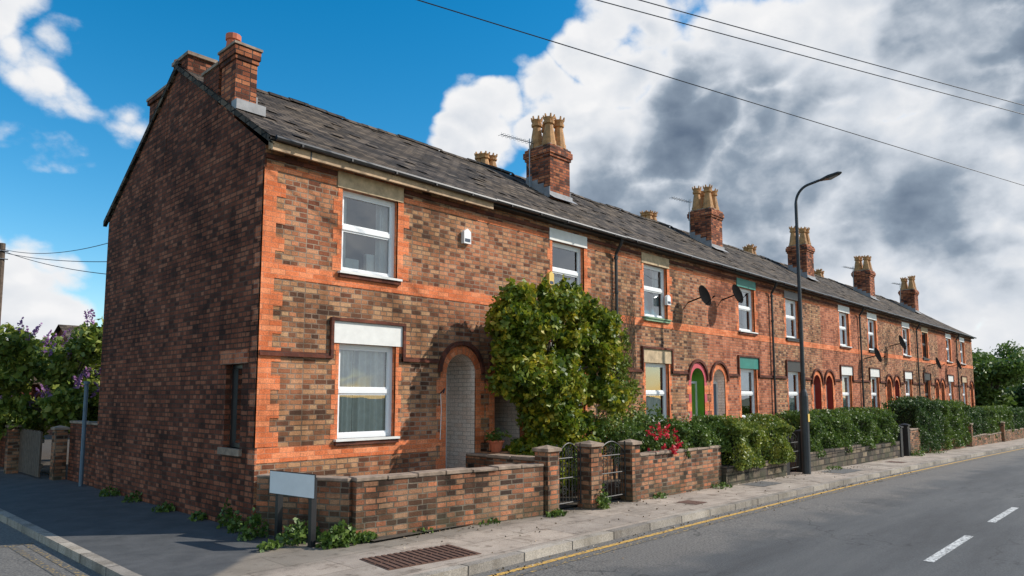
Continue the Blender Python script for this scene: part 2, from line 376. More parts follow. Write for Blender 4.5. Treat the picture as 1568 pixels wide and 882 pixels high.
def build_house(i):
    st = styles[i]; pair = i // 2; left = (i % 2 == 0)
    xc = XC0 + 2 * HW * pair
    xa, xb = (xc - HW, xc) if left else (xc, xc + HW)
    if i == 0: xa = X0
    last = (i == 10)
    if last: xb = xc + .2
    H = empty('brick_house')
    wc = xc - 2.6 if left else xc + 2.49
    if i == 1: wc = 11.63
    if i == 0: wc = 6.54
    w0, w1 = wc - .54, wc + .54
    dc = xc - .245 - DHW if left else xc + .245 + DHW
    d0, d1 = dc - DHW, dc + DHW
    rm = st.get('rec', 'whitebrick')
    W = MB([st['wall'], 'orange', rm])
    holes = [(w0, w1, ZU0, ZU1), (w0, w1, ZL0, ZL1), (d0, d1, DZ0, DZT)]
    wall_holes(W, xa, xb, -1.2, WZ, YF, holes, st['wall'])
    for (a, b, c, d) in holes[:2]:
        y2 = YF + .152
        W.face([(a, YF, c), (a, YF, d), (a, y2, d), (a, y2, c)], 'orange'); W.face([(b, YF, c), (b, y2, c), (b, y2, d), (b, YF, d)], 'orange')
        W.face([(a, YF, d), (b, YF, d), (b, y2, d), (a, y2, d)], st['wall']); W.face([(a, YF, c), (a, y2, c), (b, y2, c), (b, YF, c)], st['wall'])
    A = arch_pts(dc, DHW, DZS, DZT - DZS, 14)
    for k in range(7): W.face([(d0, YF, DZT), (A[k][0], YF, A[k][1]), (A[k + 1][0], YF, A[k + 1][1])], st['wall'])
    for k in range(7, 14): W.face([(d1, YF, DZT), (A[k][0], YF, A[k][1]), (A[k + 1][0], YF, A[k + 1][1])], st['wall'])
    yb_ = YF + (.85 if i < 2 else .3)
    W.face([(d0, YF, DZ0), (d0, YF, DZS), (d0, yb_, DZS), (d0, yb_, DZ0)], rm); W.face([(d1, YF, DZ0), (d1, yb_, DZ0), (d1, yb_, DZS), (d1, YF, DZS)], rm)
    for k in range(14): W.face([(A[k][0], YF, A[k][1]), (A[k + 1][0], YF, A[k + 1][1]), (A[k + 1][0], yb_, A[k + 1][1]), (A[k][0], yb_, A[k][1])], rm)
    W.face([(d0, yb_ + .02, DZ0), (d1, yb_ + .02, DZ0), (d1, yb_ + .02, DZT), (d0, yb_ + .02, DZT)], rm)
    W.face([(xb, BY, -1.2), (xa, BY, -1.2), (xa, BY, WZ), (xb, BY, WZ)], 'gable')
    if i == 0:
        gh = [(9.80, 10.32, 1.10, 2.32)]
        wall_holes(W, YF, BY, -1.2, WZ, X0, gh, 'gable', axis='y')
        W.face([(X0, BY, WZ), (X0, YF, WZ), (X0, RY, RZ - .1)], 'gable')
        (a, b, c, d), = gh; x2 = X0 + .17
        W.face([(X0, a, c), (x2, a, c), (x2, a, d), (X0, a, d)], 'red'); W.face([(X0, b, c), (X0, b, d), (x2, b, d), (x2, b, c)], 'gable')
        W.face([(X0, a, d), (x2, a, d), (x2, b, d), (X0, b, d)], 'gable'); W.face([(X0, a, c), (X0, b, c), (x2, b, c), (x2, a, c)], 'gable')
    if last:
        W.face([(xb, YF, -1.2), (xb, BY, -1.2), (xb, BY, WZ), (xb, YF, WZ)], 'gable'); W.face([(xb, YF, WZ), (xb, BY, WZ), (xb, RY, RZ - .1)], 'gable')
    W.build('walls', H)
    D = MB(['orange', 'dark', 'stone', 'whitep'])
    P1 = .006
    D.box(xa, xb, YF - P1, YF + .02, 3.55, 3.735 if i else 3.76, 'orange')
    for (a, b) in ((xa, wc - .66), (wc + .66, xb)):
        D.box(a, b, YF - P1, YF + .02, 5.12, 5.2, 'orange')
        D.box(a, b, YF - .03, YF + .02, 5.27, 5.34, 'dark')
    for (a, b) in sorted([(xa, w0 - .0)] if left else [(w1, xb)]) + ([(w1, d0 - .22)] if left else [(d1 + .22, w0)]):
        if b > a: D.box(a, b, YF - P1, YF + .02, .92, 1.13, 'orange')
    D.box(w0, w1, YF - P1, YF + .02, .92, 1.085, 'orange')
    quoins(D, w1, 1, ZU0, ZU1, YF, .004, .24, .12); quoins(D, w0, -1, ZU0, ZU1, YF, .004, .16, .08)
    quoins(D, w1, 1, ZL0, ZL1, YF, .004, .12, .06); quoins(D, w0, -1, ZL0, ZL1, YF, .004, .12, .06)
    am = st.get('arch', 'orange')
    for dd, sgn in ((d0, -1), (d1, 1)):
        z = DZ0 - .3; k = 0
        while z < DZS - .01:
            ze = min(z + .225, DZS); w = .22 if k % 2 else .13
            a_, b_ = (dd - w, dd) if sgn < 0 else (dd, dd + w)
            D.box(a_, b_, YF - .007, YF + .02, z, ze, 'orange' if am == 'orange' or w > .15 else am); z = ze; k += 1
    arch_ring(D, dc, DHW, DZT - DZS, DHW + .13, DZT - DZS + .14, DZS, YF - .01, YF + .02, am)
    arch_ring(D, dc, DHW + .132, DZT - DZS + .142, DHW + .2, DZT - DZS + .215, DZS + .02, YF - .055, YF + .02, 'dark')
    zs = 2.42
    lx0, lx1 = wc - .66, wc + .66
    segs = [(xa, lx0), (lx1, dc - DHW - .2)] if left else [(dc + DHW + .2, lx0), (lx1, xb)]
    for a, b in segs:
        if b > a: D.box(a, b, YF - .05, YF + .02, zs, zs + .035, 'dark'); D.box(a, b, YF - .03, YF + .02, zs + .035, zs + .075, 'dark')
    D.box(lx0 - .05, lx0, YF - .052, YF + .02, zs + .0, 3.0, 'dark'); D.box(lx1, lx1 + .05, YF - .052, YF + .02, zs + .0, 3.0, 'dark')
    D.box(lx0 - .05, lx1 + .05, YF - .054, YF + .02, 3.0, 3.05, 'dark')
    D.box(lx0 + .002, lx1 - .002, YF - .02, YF + .15, ZL1 + .002, 2.998, st['ll'])
    D.box(wc - .64, wc + .64, YF - .02, YF + .15, ZU1 + .002, 5.355, st['lu'])
    for z in (ZU0, ZL0):
        D.box(w0 - .06, w1 + .06, YF - .075, YF + .15, z - .035, z, st['s'])
        D.box(w0 - .05, w1 + .05, YF - .05, YF + .1, z - .095, z - .036, 'dark' if st['s'] == 'whitep' else st['s'])
    D.box(d0 - .05, d1 + .05, YF - .25, YF + .9, DZ0 - .6, DZ0 + .004, 'stone')
    if i == 0:
        z = .9; k = 0
        quoins(D, X0 - .008, 1, 1.14, 5.13, YF, .010, .34, .2, .2)
        while z < 5.3:
            w = .10 if k % 2 else .2
            D.box(X0 - .008, X0 + .02, YF - .009, YF + w, z, z + .2 - .001, 'red' if k % 2 == 0 else 'gable'); z += .2; k += 1
        D.box(X0 - .02, X0 + .02, 9.62, 10.50, 2.32, 2.52, 'red'); D.box(X0 - .05, X0 + .18, 9.72, 10.40, 1.0, 1.1, 'cope')
        D.tube([(8.05, YF - .01, 1.9), (8.05, YF - .12, 1.98), (8.0, YF - .14, 1.9)], .012, 'black', 6)
        D.tube([(8.05, YF - .012, 1.9), (8.07, YF - .012, 1.6), (8.05, YF - .012, 1.1)], .007, 'whitep', 5)
    D.build('brick_dressings', H)
    fr, gl, ro, cu = MB([st['f']]), MB(['glass']), MB(['room']), MB(['curtain'])
    window_parts(fr, gl, ro, cu, w0, w1, ZU0, ZU1, st['f'], st['cu'], .55)
    window_parts(fr, gl, ro, cu, w0, w1, ZL0, ZL1, st['f'], st['cl'], .5)
    if i == 0:
        xx = X0 + .1
        fr.box(xx, xx + .06, 9.80, 9.86, 1.1, 2.32, 'black'); fr.box(xx, xx + .06, 10.26, 10.32, 1.1, 2.32, 'black'); fr.box(xx, xx + .06, 9.86, 10.26, 1.1, 1.16, 'black'); fr.box(xx, xx + .06, 9.86, 10.26, 2.26, 2.32, 'black')
        gl.face([(xx + .03, 9.84, 1.14), (xx + .03, 10.28, 1.14), (xx + .03, 10.28, 2.3), (xx + .03, 9.84, 2.3)], 'glass')
        ro.box(xx + .2, xx + 1, 9.7, 10.4, 1, 2.4, 'room')
        cu.box(wc - .45, wc + .02, YF + .35, YF + .5, ZU0, ZU0 + .3, 'curtain'); cu.box(wc + .15, wc + .42, YF + .32, YF + .4, ZU0, ZU0 + .42, 'curtain')
    fr.build('window_frames', H); gl.build('window_glass', H); ro.build('rooms', H); cu.build('curtains', H)
    Dm = MB([st['door'], 'whitep', 'glass', 'metal'])
    yd = yb_ - .05
    Dm.box(d0 + .002, d0 + .06, yd - .03, yd + .05, DZ0, DZS, 'whitep'); Dm.box(d1 - .06, d1 - .002, yd - .03, yd + .05, DZ0, DZS, 'whitep'); Dm.box(d0 + .06, d1 - .06, yd - .03, yd + .05, DZS - .06, DZS, 'whitep')
    Dm.box(d0 + .06, d1 - .06, yd, yd + .045, DZ0 + .01, DZS - .06, st['door'])
    for (pz0, pz1) in ((.3, .85), (1.05, 1.9)):
        for (px0, px1) in ((d0 + .12, dc - .03), (dc + .03, d1 - .12)): Dm.box(px0, px1, yd - .014, yd + .001, DZ0 + pz0 - .1, DZ0 + pz1 - .1, st['door'])
    Dm.box(dc - .12, dc + .12, yd - .02, yd, DZ0 + .82, DZ0 + .88, 'metal')
    Dm.face([(A[k][0], yd, A[k][1]) for k in range(15)], 'glass')
    Dm.build('front_door', H)
    Rf = MB(['slate', 'potred'])
    x_a = xa - (.05 if i == 0 else 0); x_b = xb + (.06 if last else 0)
    n = 7; ds = math.hypot(RY - EY, RZ - EZ)
    nx = 5
    def rz(x, s):
        return -.035 * math.sin(math.pi * s) * (1 + .6 * math.sin(x * 1.1)) - .02 * math.sin(x * 2.3 + 1) * s
    for side in (0, 1):
        for a in range(nx):
            for k in range(n):
                pts = []; uv = []
                for (aa, kk) in ((a, k), (a + 1, k), (a + 1, k + 1), (a, k + 1)):
                    x = x_a + (x_b - x_a) * aa / nx; s_ = kk / n
                    y = EY + (RY - EY) * s_; z = EZ + (RZ - EZ) * s_ + rz(x, s_)
                    if side: y = 2 * RY - y
                    pts.append((x, y, z)); uv.append((x, s_ * ds))
                if side: pts = pts[::-1]; uv = uv[::-1]
                Rf.face(pts, 'slate', uv)
    Rf.box(x_a, x_b, EY + .005, EY + .05, EZ - .05, EZ - .02, 'slate')
    if i == 0:
        for side in (0, 1):
            y0 = EY if not side else 2 * RY - EY
            Rf.face([(x_a, y0, EZ - .012), (x_a, RY, RZ - .012), (x_a, RY, RZ - .11), (x_a, y0, EZ - .11)], 'slate')
            Rf.face([(x_a, y0, EZ - .11), (x_a, RY, RZ - .11), (X0 + .02, RY, RZ - .11), (X0 + .02, y0, EZ - .11)], 'slate')
    x = x_a
    while x < x_b - .05:
        xe = min(x + .44, x_b); zz = rz(x, 1) + RZ + rnd.uniform(-.01, .01)
        Rf.face([(x, RY - .13, zz - .055), (xe, RY - .13, zz - .055), (xe, RY - .05, zz + .03), (x, RY - .05, zz + .03)], 'slate'); Rf.face([(x, RY - .05, zz + .03), (xe, RY - .05, zz + .03), (xe, RY + .05, zz + .03), (x, RY + .05, zz + .03)], 'slate')
        Rf.face([(x, RY + .05, zz + .03), (xe, RY + .05, zz + .03), (xe, RY + .13, zz - .055), (x, RY + .13, zz - .055)], 'slate')
        Rf.face([(x, RY - .13, zz - .055), (x, RY - .05, zz + .03), (x, RY + .05, zz + .03), (x, RY + .13, zz - .055)], 'slate')
        x = xe - (.0 if xe == x_b else .004)
    # individual slipped and lifted slates
    for k in range(26):
        sx = rnd.uniform(x_a + .2, x_b - .4); ss = rnd.uniform(.05, .92)
        yy = EY + (RY - EY) * ss; z_ = EZ + (RZ - EZ) * ss + rz(sx, ss) + .012; dy = .15; w_ = .24; tl = rnd.uniform(.006, .022)
        Rf.face([(sx, yy, z_ + tl), (sx + w_, yy, z_ + tl * .6), (sx + w_, yy + dy, z_ + SL * dy), (sx, yy + dy, z_ + SL * dy)], 'slate', [(sx + k * .13, 0.01), (sx + k * .13 + .2, .01), (sx + k * .13 + .2, .15), (sx + k * .13, .15)])
    Rf.build('roof', H)
    G = MB([st['fas'], 'black'])
    if st['fas'] == 'tan':
        G.box(xa + .04, xb, EY + .06, YF - .001, 5.40, 5.52, 'tan'); G.box(xa + .0, xb, EY + .02, EY + .06, 5.34, 5.46, 'tan')
        G.box(xa + .6, xa + .62, EY + .014, EY + .02, 5.34, 5.46, 'black')
    else: G.box(xa, xb, EY + .05, YF - .001, 5.43, 5.50, 'black')
    G.tube([(xa + (.02 if i == 0 else 0), EY - .03, 5.50), (xb, EY - .03, 5.49)], .042, 'black', 8)
    for k in range(5):
        xx = xa + .4 + k * .85
        if xx < xb: G.box(xx, xx + .03, EY - .085, EY + .05, 5.45, 5.49, 'black')
    G.build('gutter', H)
    if (not left) and i < 10:
        xp = xb - (.12 if i == 1 else .1)
        Pp = MB(['black'])
        Pp.tube([(xp, EY - .02, 5.44), (xp, EY + .03, 5.32), (xp, YF - .07, 5.12), (xp, YF - .07, -.6)], .036, 'black', 8)
        for z in (1.0, 2.6, 4.2, 5.0): Pp.tube([(xp, YF - .07, z), (xp, YF - .07, z + .06)], .05, 'black', 8)
        Pp.build('drainpipe', H)
    if not left:
        xs_ = xb - .05
        stack(H, xs_, xs_ + .8, 11.3, 12.12, 8.40 + rnd.uniform(-.06, .06), .82)
        stack(H, xs_ + .0, xs_ + .7, 13.7, 14.3, 8.15, .62, 'rear_chimney')
    return H
houses = [build_house(i) for i in range(11)]
H0 = houses[0]
c = MB(['stackb', 'potred', 'lead', 'cope'])
c.box(X0 + .01, X0 + .36, 10.42, 10.92, 6.0, 7.14, 'stackb')
c.box(X0 - .01, X0 + .38, 10.40, 10.94, 7.14, 7.21, 'stackb'); c.box(X0 - .03, X0 + .40, 10.38, 10.96, 7.21, 7.36, 'stackb'); c.box(X0 - .05, X0 + .42, 10.36, 10.98, 7.36, 7.4, 'cope')
c.tube([(X0 + .13, 10.82, 7.4), (X0 + .13, 10.82, 7.6), (X0 + .13, 10.82, 7.61), (X0 + .13, 10.82, 7.7)], [.12, .1, .12, .12], 'potred', 12)
zf = EZ + SL * (10.42 - EY)
c.box(X0 - .04, X0 + .44, 10.24, 10.415, zf - .1, zf + .06, 'lead')
for k in range(3):
    ya = 10.42 + .17 * k; zz = EZ + SL * (ya - EY); c.box(X0 + .362, X0 + .385, ya, ya + .17, zz - .05, zz + .25, 'lead')
c.build('end_chimney', H0)
c = MB(['gable', 'cope', 'potred'])
c.box(X0 - .004, X0 + .4, 11.0, 11.6, 6.3, 7.22, 'gable'); c.box(X0 - .03, X0 + .43, 10.99, 11.64, 7.22, 7.27, 'cope')
c.box(X0 - .004, X0 + .5, 13.12, 14.05, 5.8, 7.42, 'gable'); c.box(X0 - .04, X0 + .54, 13.08, 14.09, 7.42, 7.5, 'gable'); c.box(X0 - .05, X0 + .55, 13.07, 14.12, 7.5, 7.55, 'cope')
c.box(X0 - .004, X0 + .45, 12.3, 12.92, 6.8, 7.84, 'gable'); c.box(X0 - .03, X0 + .5, 12.25, 12.98, 7.84, 7.9, 'cope')
c.tube([(X0 + .1, 13.0, 7.3), (X0 + .1, 13.0, 8.0)], [.08, .08], 'potred', 10)
c.build('rear_end_chimney', H0)

def aerial(x, y, z, L=.9, flip=1):
    a = MB(['metal'])
    a.tube([(x, y, z - 1.2), (x, y, z + .1)], .014, 'metal', 6)
    a.tube([(x - L * flip, y + .15, z), (x + .15 * flip, y - .03, z)], .009, 'metal', 5)
    for k in range(8):
        t = k / 7; px = x - L * flip * t; py = y + .15 * t; h = .16
        a.tube([(px, py - h * .7, z - .0), (px, py + h * .7, z + .0)], .006, 'metal', 4)
        a.tube([(px, py, z - .06), (px, py, z + .06)], .005, 'metal', 4)
    a.tube([(x + .1 * flip, y, z - .14), (x + .1 * flip, y, z + .14)], .008, 'metal', 4)
    a.build('tv_aerial')
aerial(13.25, 11.9, 8.45); aerial(21.7, 12.0, 8.6); aerial(38.7, 12, 8.5); aerial(46.9, 11.9, 8.6, .9)
def dish(x, z, s=.36, out=.45):
    e = empty('satellite_dish'); a = MB(['dishgrey'])
    y = YF - out; c0 = Vector((x, y, z)); ax = Vector((-.05, -1, .3)).normalized()
    u = ax.cross(Vector((0, 0, 1))).normalized(); w = u.cross(ax)
    rings = []
    for k in range(5):
        rr = s * k / 4; dp = .22 * (k / 4) ** 2 * s * 1.2
        rings.append([c0 + u * rr * math.cos(q * math.pi / 10) + w * rr * 1.08 * math.sin(q * math.pi / 10) + ax * dp for q in range(20)])
    for k in range(4):
        for q in range(20): a.face([rings[k][q], rings[k][(q + 1) % 20], rings[k + 1][(q + 1) % 20], rings[k + 1][q]], 'dishgrey')
    a.tube([c0 - ax * .02, c0 - ax * .1, (x - .02, YF, z - .12)], .02, 'dishgrey', 6)
    a.tube([c0 - w * s * .9, c0 - w * s * .5 + ax * .3], .008, 'dishgrey', 5); a.tube([c0 - w * s * .5 + ax * .26, c0 - w * s * .45 + ax * .33], .022, 'dishgrey', 8)
    a.build('dish_and_arm', e)
dish(16.7, 4.45, .27, .42); dish(18.6, 4.7, .27, .42); dish(31.0, 3.5, .3); dish(34.6, 4.2, .33); dish(40.9, 3.5, .3); dish(45.5, 3.6, .3)
def alarm(x, z, m, w=.17, h=.28):
    a = MB([m, 'navy']); y1 = YF - .001; y0 = YF - .08
    a.face([(x, y0, z), (x + w, y0, z), (x + w, y0, z + h * .8), (x + w * .5, y0, z + h), (x, y0, z + h * .8)], m)
    a.face([(x, y1, z), (x, y0, z), (x, y0, z + h * .8), (x, y1, z + h * .8)], m); a.face([(x + w, y0, z), (x + w, y1, z), (x + w, y1, z + h * .8), (x + w, y0, z + h * .8)], m)
    a.face([(x, y1, z), (x + w, y1, z), (x + w, y0, z), (x, y0, z)], m); a.face([(x, y0, z + h * .8), (x + w * .5, y0, z + h), (x + w * .5, y1, z + h), (x, y1, z + h * .8)], m)
    a.face([(x + w * .5, y0, z + h), (x + w, y0, z + h * .8), (x + w, y1, z + h * .8), (x + w * .5, y1, z + h)], m)
    a.box(x + .02, x + w - .02, y0 - .004, y0 + .001, z + .03, z + .09, 'navy')
    a.build('alarm_box')
alarm(8.52, 4.62, 'upvc'); alarm(10.9, 4.12, 'alarmy', .15, .3); alarm(15.5, 4.15, 'upvc', .17, .26)

# ------------------------------------------------------------------ ground, roads
def conc_mat():
    m, nt, b, o = new_mat('pavement_concrete')
    P = pos(nt)
    br = N(nt, 'ShaderNodeTexBrick'); nt.links.new(warp(nt, P, 3, .03), br.inputs['Vector']); br.inputs['Scale'].default_value = 1
    br.inputs['Color1'].default_value = (.75, .75, .75, 1); br.inputs['Color2'].default_value = (1.15, 1.12, 1.08, 1); br.inputs['Mortar'].default_value = (.45, .42, .38, 1)
    br.inputs['Brick Width'].default_value = .9; br.inputs['Row Height'].default_value = .6; br.inputs['Mortar Size'].default_value = .009
    base = ramp(nt, [(.25, (.2, .165, .135)), (.5, (.38, .315, .26)), (.75, (.5, .43, .36))], noise(nt, P, 1.3, 8, .7))
    col = mixc(nt, .7, base, br.outputs[0], 'MULTIPLY')
    col = mixc(nt, 1, col, ramp(nt, [(.3, (.65, .65, .65)), (.7, (1.25, 1.25, 1.25))], noise(nt, P, 90, 3, .7)), 'MULTIPLY')
    spots = ramp(nt, [(.54, (1, 1, 1)), (.64, (.5, .47, .44))], noise(nt, P, 4, 5, .7))
    col = mixc(nt, .85, col, spots, 'MULTIPLY')
    sx = N(nt, 'ShaderNodeSeparateXYZ'); nt.links.new(P, sx.inputs[0])
    gr = mth(nt, 'MULTIPLY', sstep(nt, mth(nt, 'ADD', sx.outputs[1], mth(nt, 'MULTIPLY', noise(nt, P, 3, 5), .6)), 7.2, 7.7), .55)
    col = mixc(nt, gr, col, (.09, .08, .06))
    edge = mth(nt, 'ADD', mth(nt, 'ADD', sx.outputs[1], mth(nt, 'MULTIPLY', sx.outputs[0], -.9)), mth(nt, 'MULTIPLY', noise(nt, P, 1.2, 4), .5))
    asf = ramp(nt, [(.3, (.045, .047, .05)), (.7, (.095, .095, .097))], noise(nt, P, 2.5, 8, .7))
    asf = mixc(nt, 1, asf, ramp(nt, [(.3, (.6, .6, .6)), (.7, (1.4, 1.4, 1.4))], noise(nt, P, 120, 2)), 'MULTIPLY')
    col = mixc(nt, sstep(nt, edge, 4.55, 4.75), col, asf)
    nt.links.new(col, b.inputs['Base Color']); b.inputs['Roughness'].default_value = .9
    h = mth(nt, 'ADD', noise(nt, P, 70, 4, .7), mth(nt, 'MULTIPLY', br.outputs['Fac'], -1.0)); bump(nt, b, h, .4, .006)
    return m
M['conc'] = conc_mat()
def asphalt():
    m, nt, b, o = new_mat('asphalt_road')
    P = pos(nt)
    mp = N(nt, 'ShaderNodeMapping'); mp.inputs['Scale'].default_value = (.25, 1.6, 1); nt.links.new(P, mp.inputs[0])
    c1 = ramp(nt, [(.25, (.042, .043, .046)), (.5, (.074, .076, .08)), (.75, (.115, .115, .115))], noise(nt, mp.outputs[0], .8, 8, .65))
    c1 = mixc(nt, 1, c1, ramp(nt, [(.25, (.4, .4, .4)), (.75, (1.6, 1.6, 1.55))], noise(nt, P, 55, 4, .8)), 'MULTIPLY')
    sx = N(nt, 'ShaderNodeSeparateXYZ'); nt.links.new(P, sx.inputs[0])
    wb = mth(nt, 'MULTIPLY', sstep(nt, mth(nt, 'ADD', sx.outputs[1], mth(nt, 'MULTIPLY', noise(nt, P, 1.1, 5), 2.2)), 5.1, 6.0), .6)
    c1 = mixc(nt, wb, c1, ramp(nt, [(.4, (.08, .072, .065)), (.6, (.3, .27, .235))], noise(nt, P, 38, 4, .8)))
    v = N(nt, 'ShaderNodeTexVoronoi', feature='DISTANCE_TO_EDGE'); v.inputs['Scale'].default_value = .55
    nt.links.new(warp(nt, P, 2, 1.0), v.inputs['Vector'])
    crack = mth(nt, 'MULTIPLY', ramp(nt, [(0, (1, 1, 1)), (.012, (0, 0, 0))], v.outputs[0]), ramp(nt, [(.45, (0, 0, 0)), (.6, (1, 1, 1))], noise(nt, P, .5, 2)))
    c1 = mixc(nt, mth(nt, 'MULTIPLY', crack, .7), c1, (.02, .02, .02))
    nt.links.new(c1, b.inputs['Base Color']); b.inputs['Roughness'].default_value = .85
    bump(nt, b, noise(nt, P, 70, 4, .8), .7, .008); return m
M['asph'] = asphalt()
def paint(name, col, wear):
    m, nt, b, o = new_mat(name); P = pos(nt)
    f = ramp(nt, [(wear, (0, 0, 0)), (wear + .1, (1, 1, 1))], noise(nt, P, 22, 6, .75))
    c = mixc(nt, f, (.09, .09, .09), col); nt.links.new(c, b.inputs['Base Color']); b.inputs['Roughness'].default_value = .8
    bump(nt, b, noise(nt, P, 70, 4, .8), .5, .006); return m
M['wline'] = paint('white_road_paint', (.6, .6, .58), .42); M['yline'] = paint('yellow_road_paint', (.62, .36, .07), .4); M['yworn'] = paint('worn_yellow_road_paint', (.5, .32, .09), .52)
M['kerb'] = brick_mat('kerb_stone', [(0, (.26, .23, .2)), (1, (.42, .37, .31))], (.07, .065, .06), bw=.91, bh=5, ms=.012, bstr=.4, stain=(.6, 1.15))
def grass():
    m, nt, b, o = new_mat('grass_ground'); P = pos(nt)
    nt.links.new(ramp(nt, [(.3, (.035, .05, .015)), (.7, (.09, .1, .04))], noise(nt, P, 1.5, 8, .7)), b.inputs['Base Color']); b.inputs['Roughness'].default_value = 1; return m
M['grass'] = grass()

xsm = [-120, -60, -20, -8, 0] + [2.7 + k * 2 for k in range(40)] + [90, 110, 140, 200, 300, 500, 900]
def strip(mb, xs, ya, yb, dz, m):
    for k in range(len(xs) - 1):
        a, b = xs[k], xs[k + 1]
        mb.face([(a, ya, gz(a) + dz), (b, ya, gz(b) + dz), (b, yb, gz(b) + dz), (a, yb, gz(a) + dz)], m)
g = MB(['grass'])
for (ya, yb) in ((-900, -60), (-60, 60), (60, 900)): strip(g, [-900] + xsm, ya, yb, -.13, 'grass')
g.build('ground')
r = MB(['asph']); strip(r, [k for k in xsm if -121 < k < 301], -1.2, 5.9, -.1, 'asph'); r.box(-4.2, 2.75, 5.9, 90, -.3, -.1, 'asph'); r.build('road')
p = MB(['conc'])
xs = [x for x in np.arange(5.0, 130, 1.0)]
strip(p, xs, 5.86, 9.42, 0, 'conc')
cx, cy = 5.0, 8.1
def arc(rad, n=16): return [(cx - rad * math.cos(k * math.pi / 2 / n), cy - rad * math.sin(k * math.pi / 2 / n)) for k in range(n + 1)]
ai = arc(2.2)
for k in range(16): p.face([(ai[k][0], ai[k][1], 0), (ai[k + 1][0], ai[k + 1][1], 0), (ai[k + 1][0], 9.42, 0), (ai[k][0], 9.42, 0)], 'conc')
p.face([(2.8, 9.42, 0), (4.75, 9.42, 0), (4.75, 60, 0), (2.8, 60, 0)], 'conc')
p.build('pavement')
p2 = MB(['conc', 'kerb']); strip(p2, [k for k in xsm if -121 < k < 301], -4.2, -1.34, 0, 'conc')
for k in range(len(xsm) - 1):
    a, b = xsm[k], xsm[k + 1]
    if a < -121 or b > 301: continue
    p2.face([(a, -1.2, gz(a) - .11), (b, -1.2, gz(b) - .11), (b, -1.2, gz(b) + .002), (a, -1.2, gz(a) + .002)][::-1], 'kerb', [(a, 0), (b, 0), (b, .1), (a, .1)][::-1]); p2.face([(a, -1.34, gz(a) + .002), (b, -1.34, gz(b) + .002), (b, -1.2, gz(b) + .002), (a, -1.2, gz(a) + .002)], 'kerb', [(a, 0), (b, 0), (b, .1), (a, .1)])
p2.build('pavement')
kb = MB(['kerb'])
ao = arc(2.33); ai2 = arc(2.2)
path_o = [(2.67, 60), (2.67, 30), (2.67, 14)] + ao + [(x, 5.77) for x in np.arange(6, 130, 1.0)]
path_i = [(2.8, 60), (2.8, 30), (2.8, 14)] + ai2 + [(x, 5.9) for x in np.arange(6, 130, 1.0)]
L = 0
for k in range(len(path_o) - 1):
    a, b, c_, d = path_o[k], path_o[k + 1], path_i[k + 1], path_i[k]
    l = math.dist(a, b)
    za, zb = gz(a[0]), gz(b[0])
    kb.face([(*a, za + .003), (*b, zb + .003), (*c_, zb + .003), (*d, za + .003)], 'kerb', [(L, .1), (L + l, .1), (L + l, .3), (L, .3)])
    kb.face([(*a, za - .12), (*b, zb - .12), (*b, zb + .003), (*a, za + .003)], 'kerb', [(L, .1), (L + l, .1), (L + l, .3), (L, .3)])
    L += l
kb.build('kerb')
mk = MB(['wline', 'yline', 'yworn'])
for k in range(12):
    a = 9.65 + k * 3.85; strip(mk, [a, a + 1.1, a + 2.25], 2.25, 2.36, -.096, 'wline')
strip(mk, [3.9 + k * 1.5 for k in range(60)], 5.52, 5.60, -.096, 'yline')
strip(mk, [3.9 + k * 1.5 for k in range(60)], 5.36, 5.43, -.096, 'yworn')
for (a, b) in ((2.3, 2.38), (2.47, 2.55)): mk.face([(a, 8.2, -.096), (b, 8.2, -.096), (b, 11.2, -.096), (a, 11.2, -.096)], 'yworn')
mk.face([(1.9, 11.202, -.096), (2.6, 11.202, -.096), (2.6, 11.3, -.096), (1.9, 11.3, -.096)], 'yworn')
mk.build('road_markings')
gs = MB(['soil']); 
strip(gs, [5.4 + k for k in range(50)], 7.5, 9.33, .03, 'soil'); gs.box(4.75, 12, 16.1, 40, -.2, .02, 'soil'); gs.build('garden_soil')
M['patch'] = plain('tarmac_patch', (.12, .115, .11), .9, .35, 30, bstr=.6)
pt = MB(['patch', 'rust'])
for (a, b, c_, d, m) in ((18.9, 20.4, 6.3, 6.9, 'patch'), (11.2, 11.6, 6.2, 6.6, 'rust'), (14.6, 15.6, 6.5, 7.0, 'patch'), (24, 24.6, 6.3, 6.8, 'rust')):
    pt.face([(a, c_, gz(a) + .006), (b, c_, gz(b) + .006), (b, d, gz(b) + .006), (a, d, gz(a) + .006)], m)
pt.build('pavement_patches')

dcv = MB(['rust'])
def rot(px, py, ang=-.12, ox=5.35, oy=6.5): return (ox + px * math.cos(ang) - py * math.sin(ang), oy + px * math.sin(ang) + py * math.cos(ang))
def rb(x0, x1, y0, y1, z0, z1, m):
    q = [rot(x0, y0), rot(x1, y0), rot(x1, y1), rot(x0, y1)]
    dcv.face([(*a, z1) for a in q], m)
    for k in range(4): dcv.face([(*q[k], z0), (*q[(k + 1) % 4], z0), (*q[(k + 1) % 4], z1), (*q[k], z1)], m)
rb(-.62, .62, -.33, .33, 0, .006, 'rust')
for k in range(15): rb(-.6 + k * .082, -.6 + k * .082 + .045, -.31, -.01, .006, .016, 'rust'); rb(-.6 + k * .082, -.6 + k * .082 + .045, .01, .31, .006, .016, 'rust')
dcv.build('drain_cover')

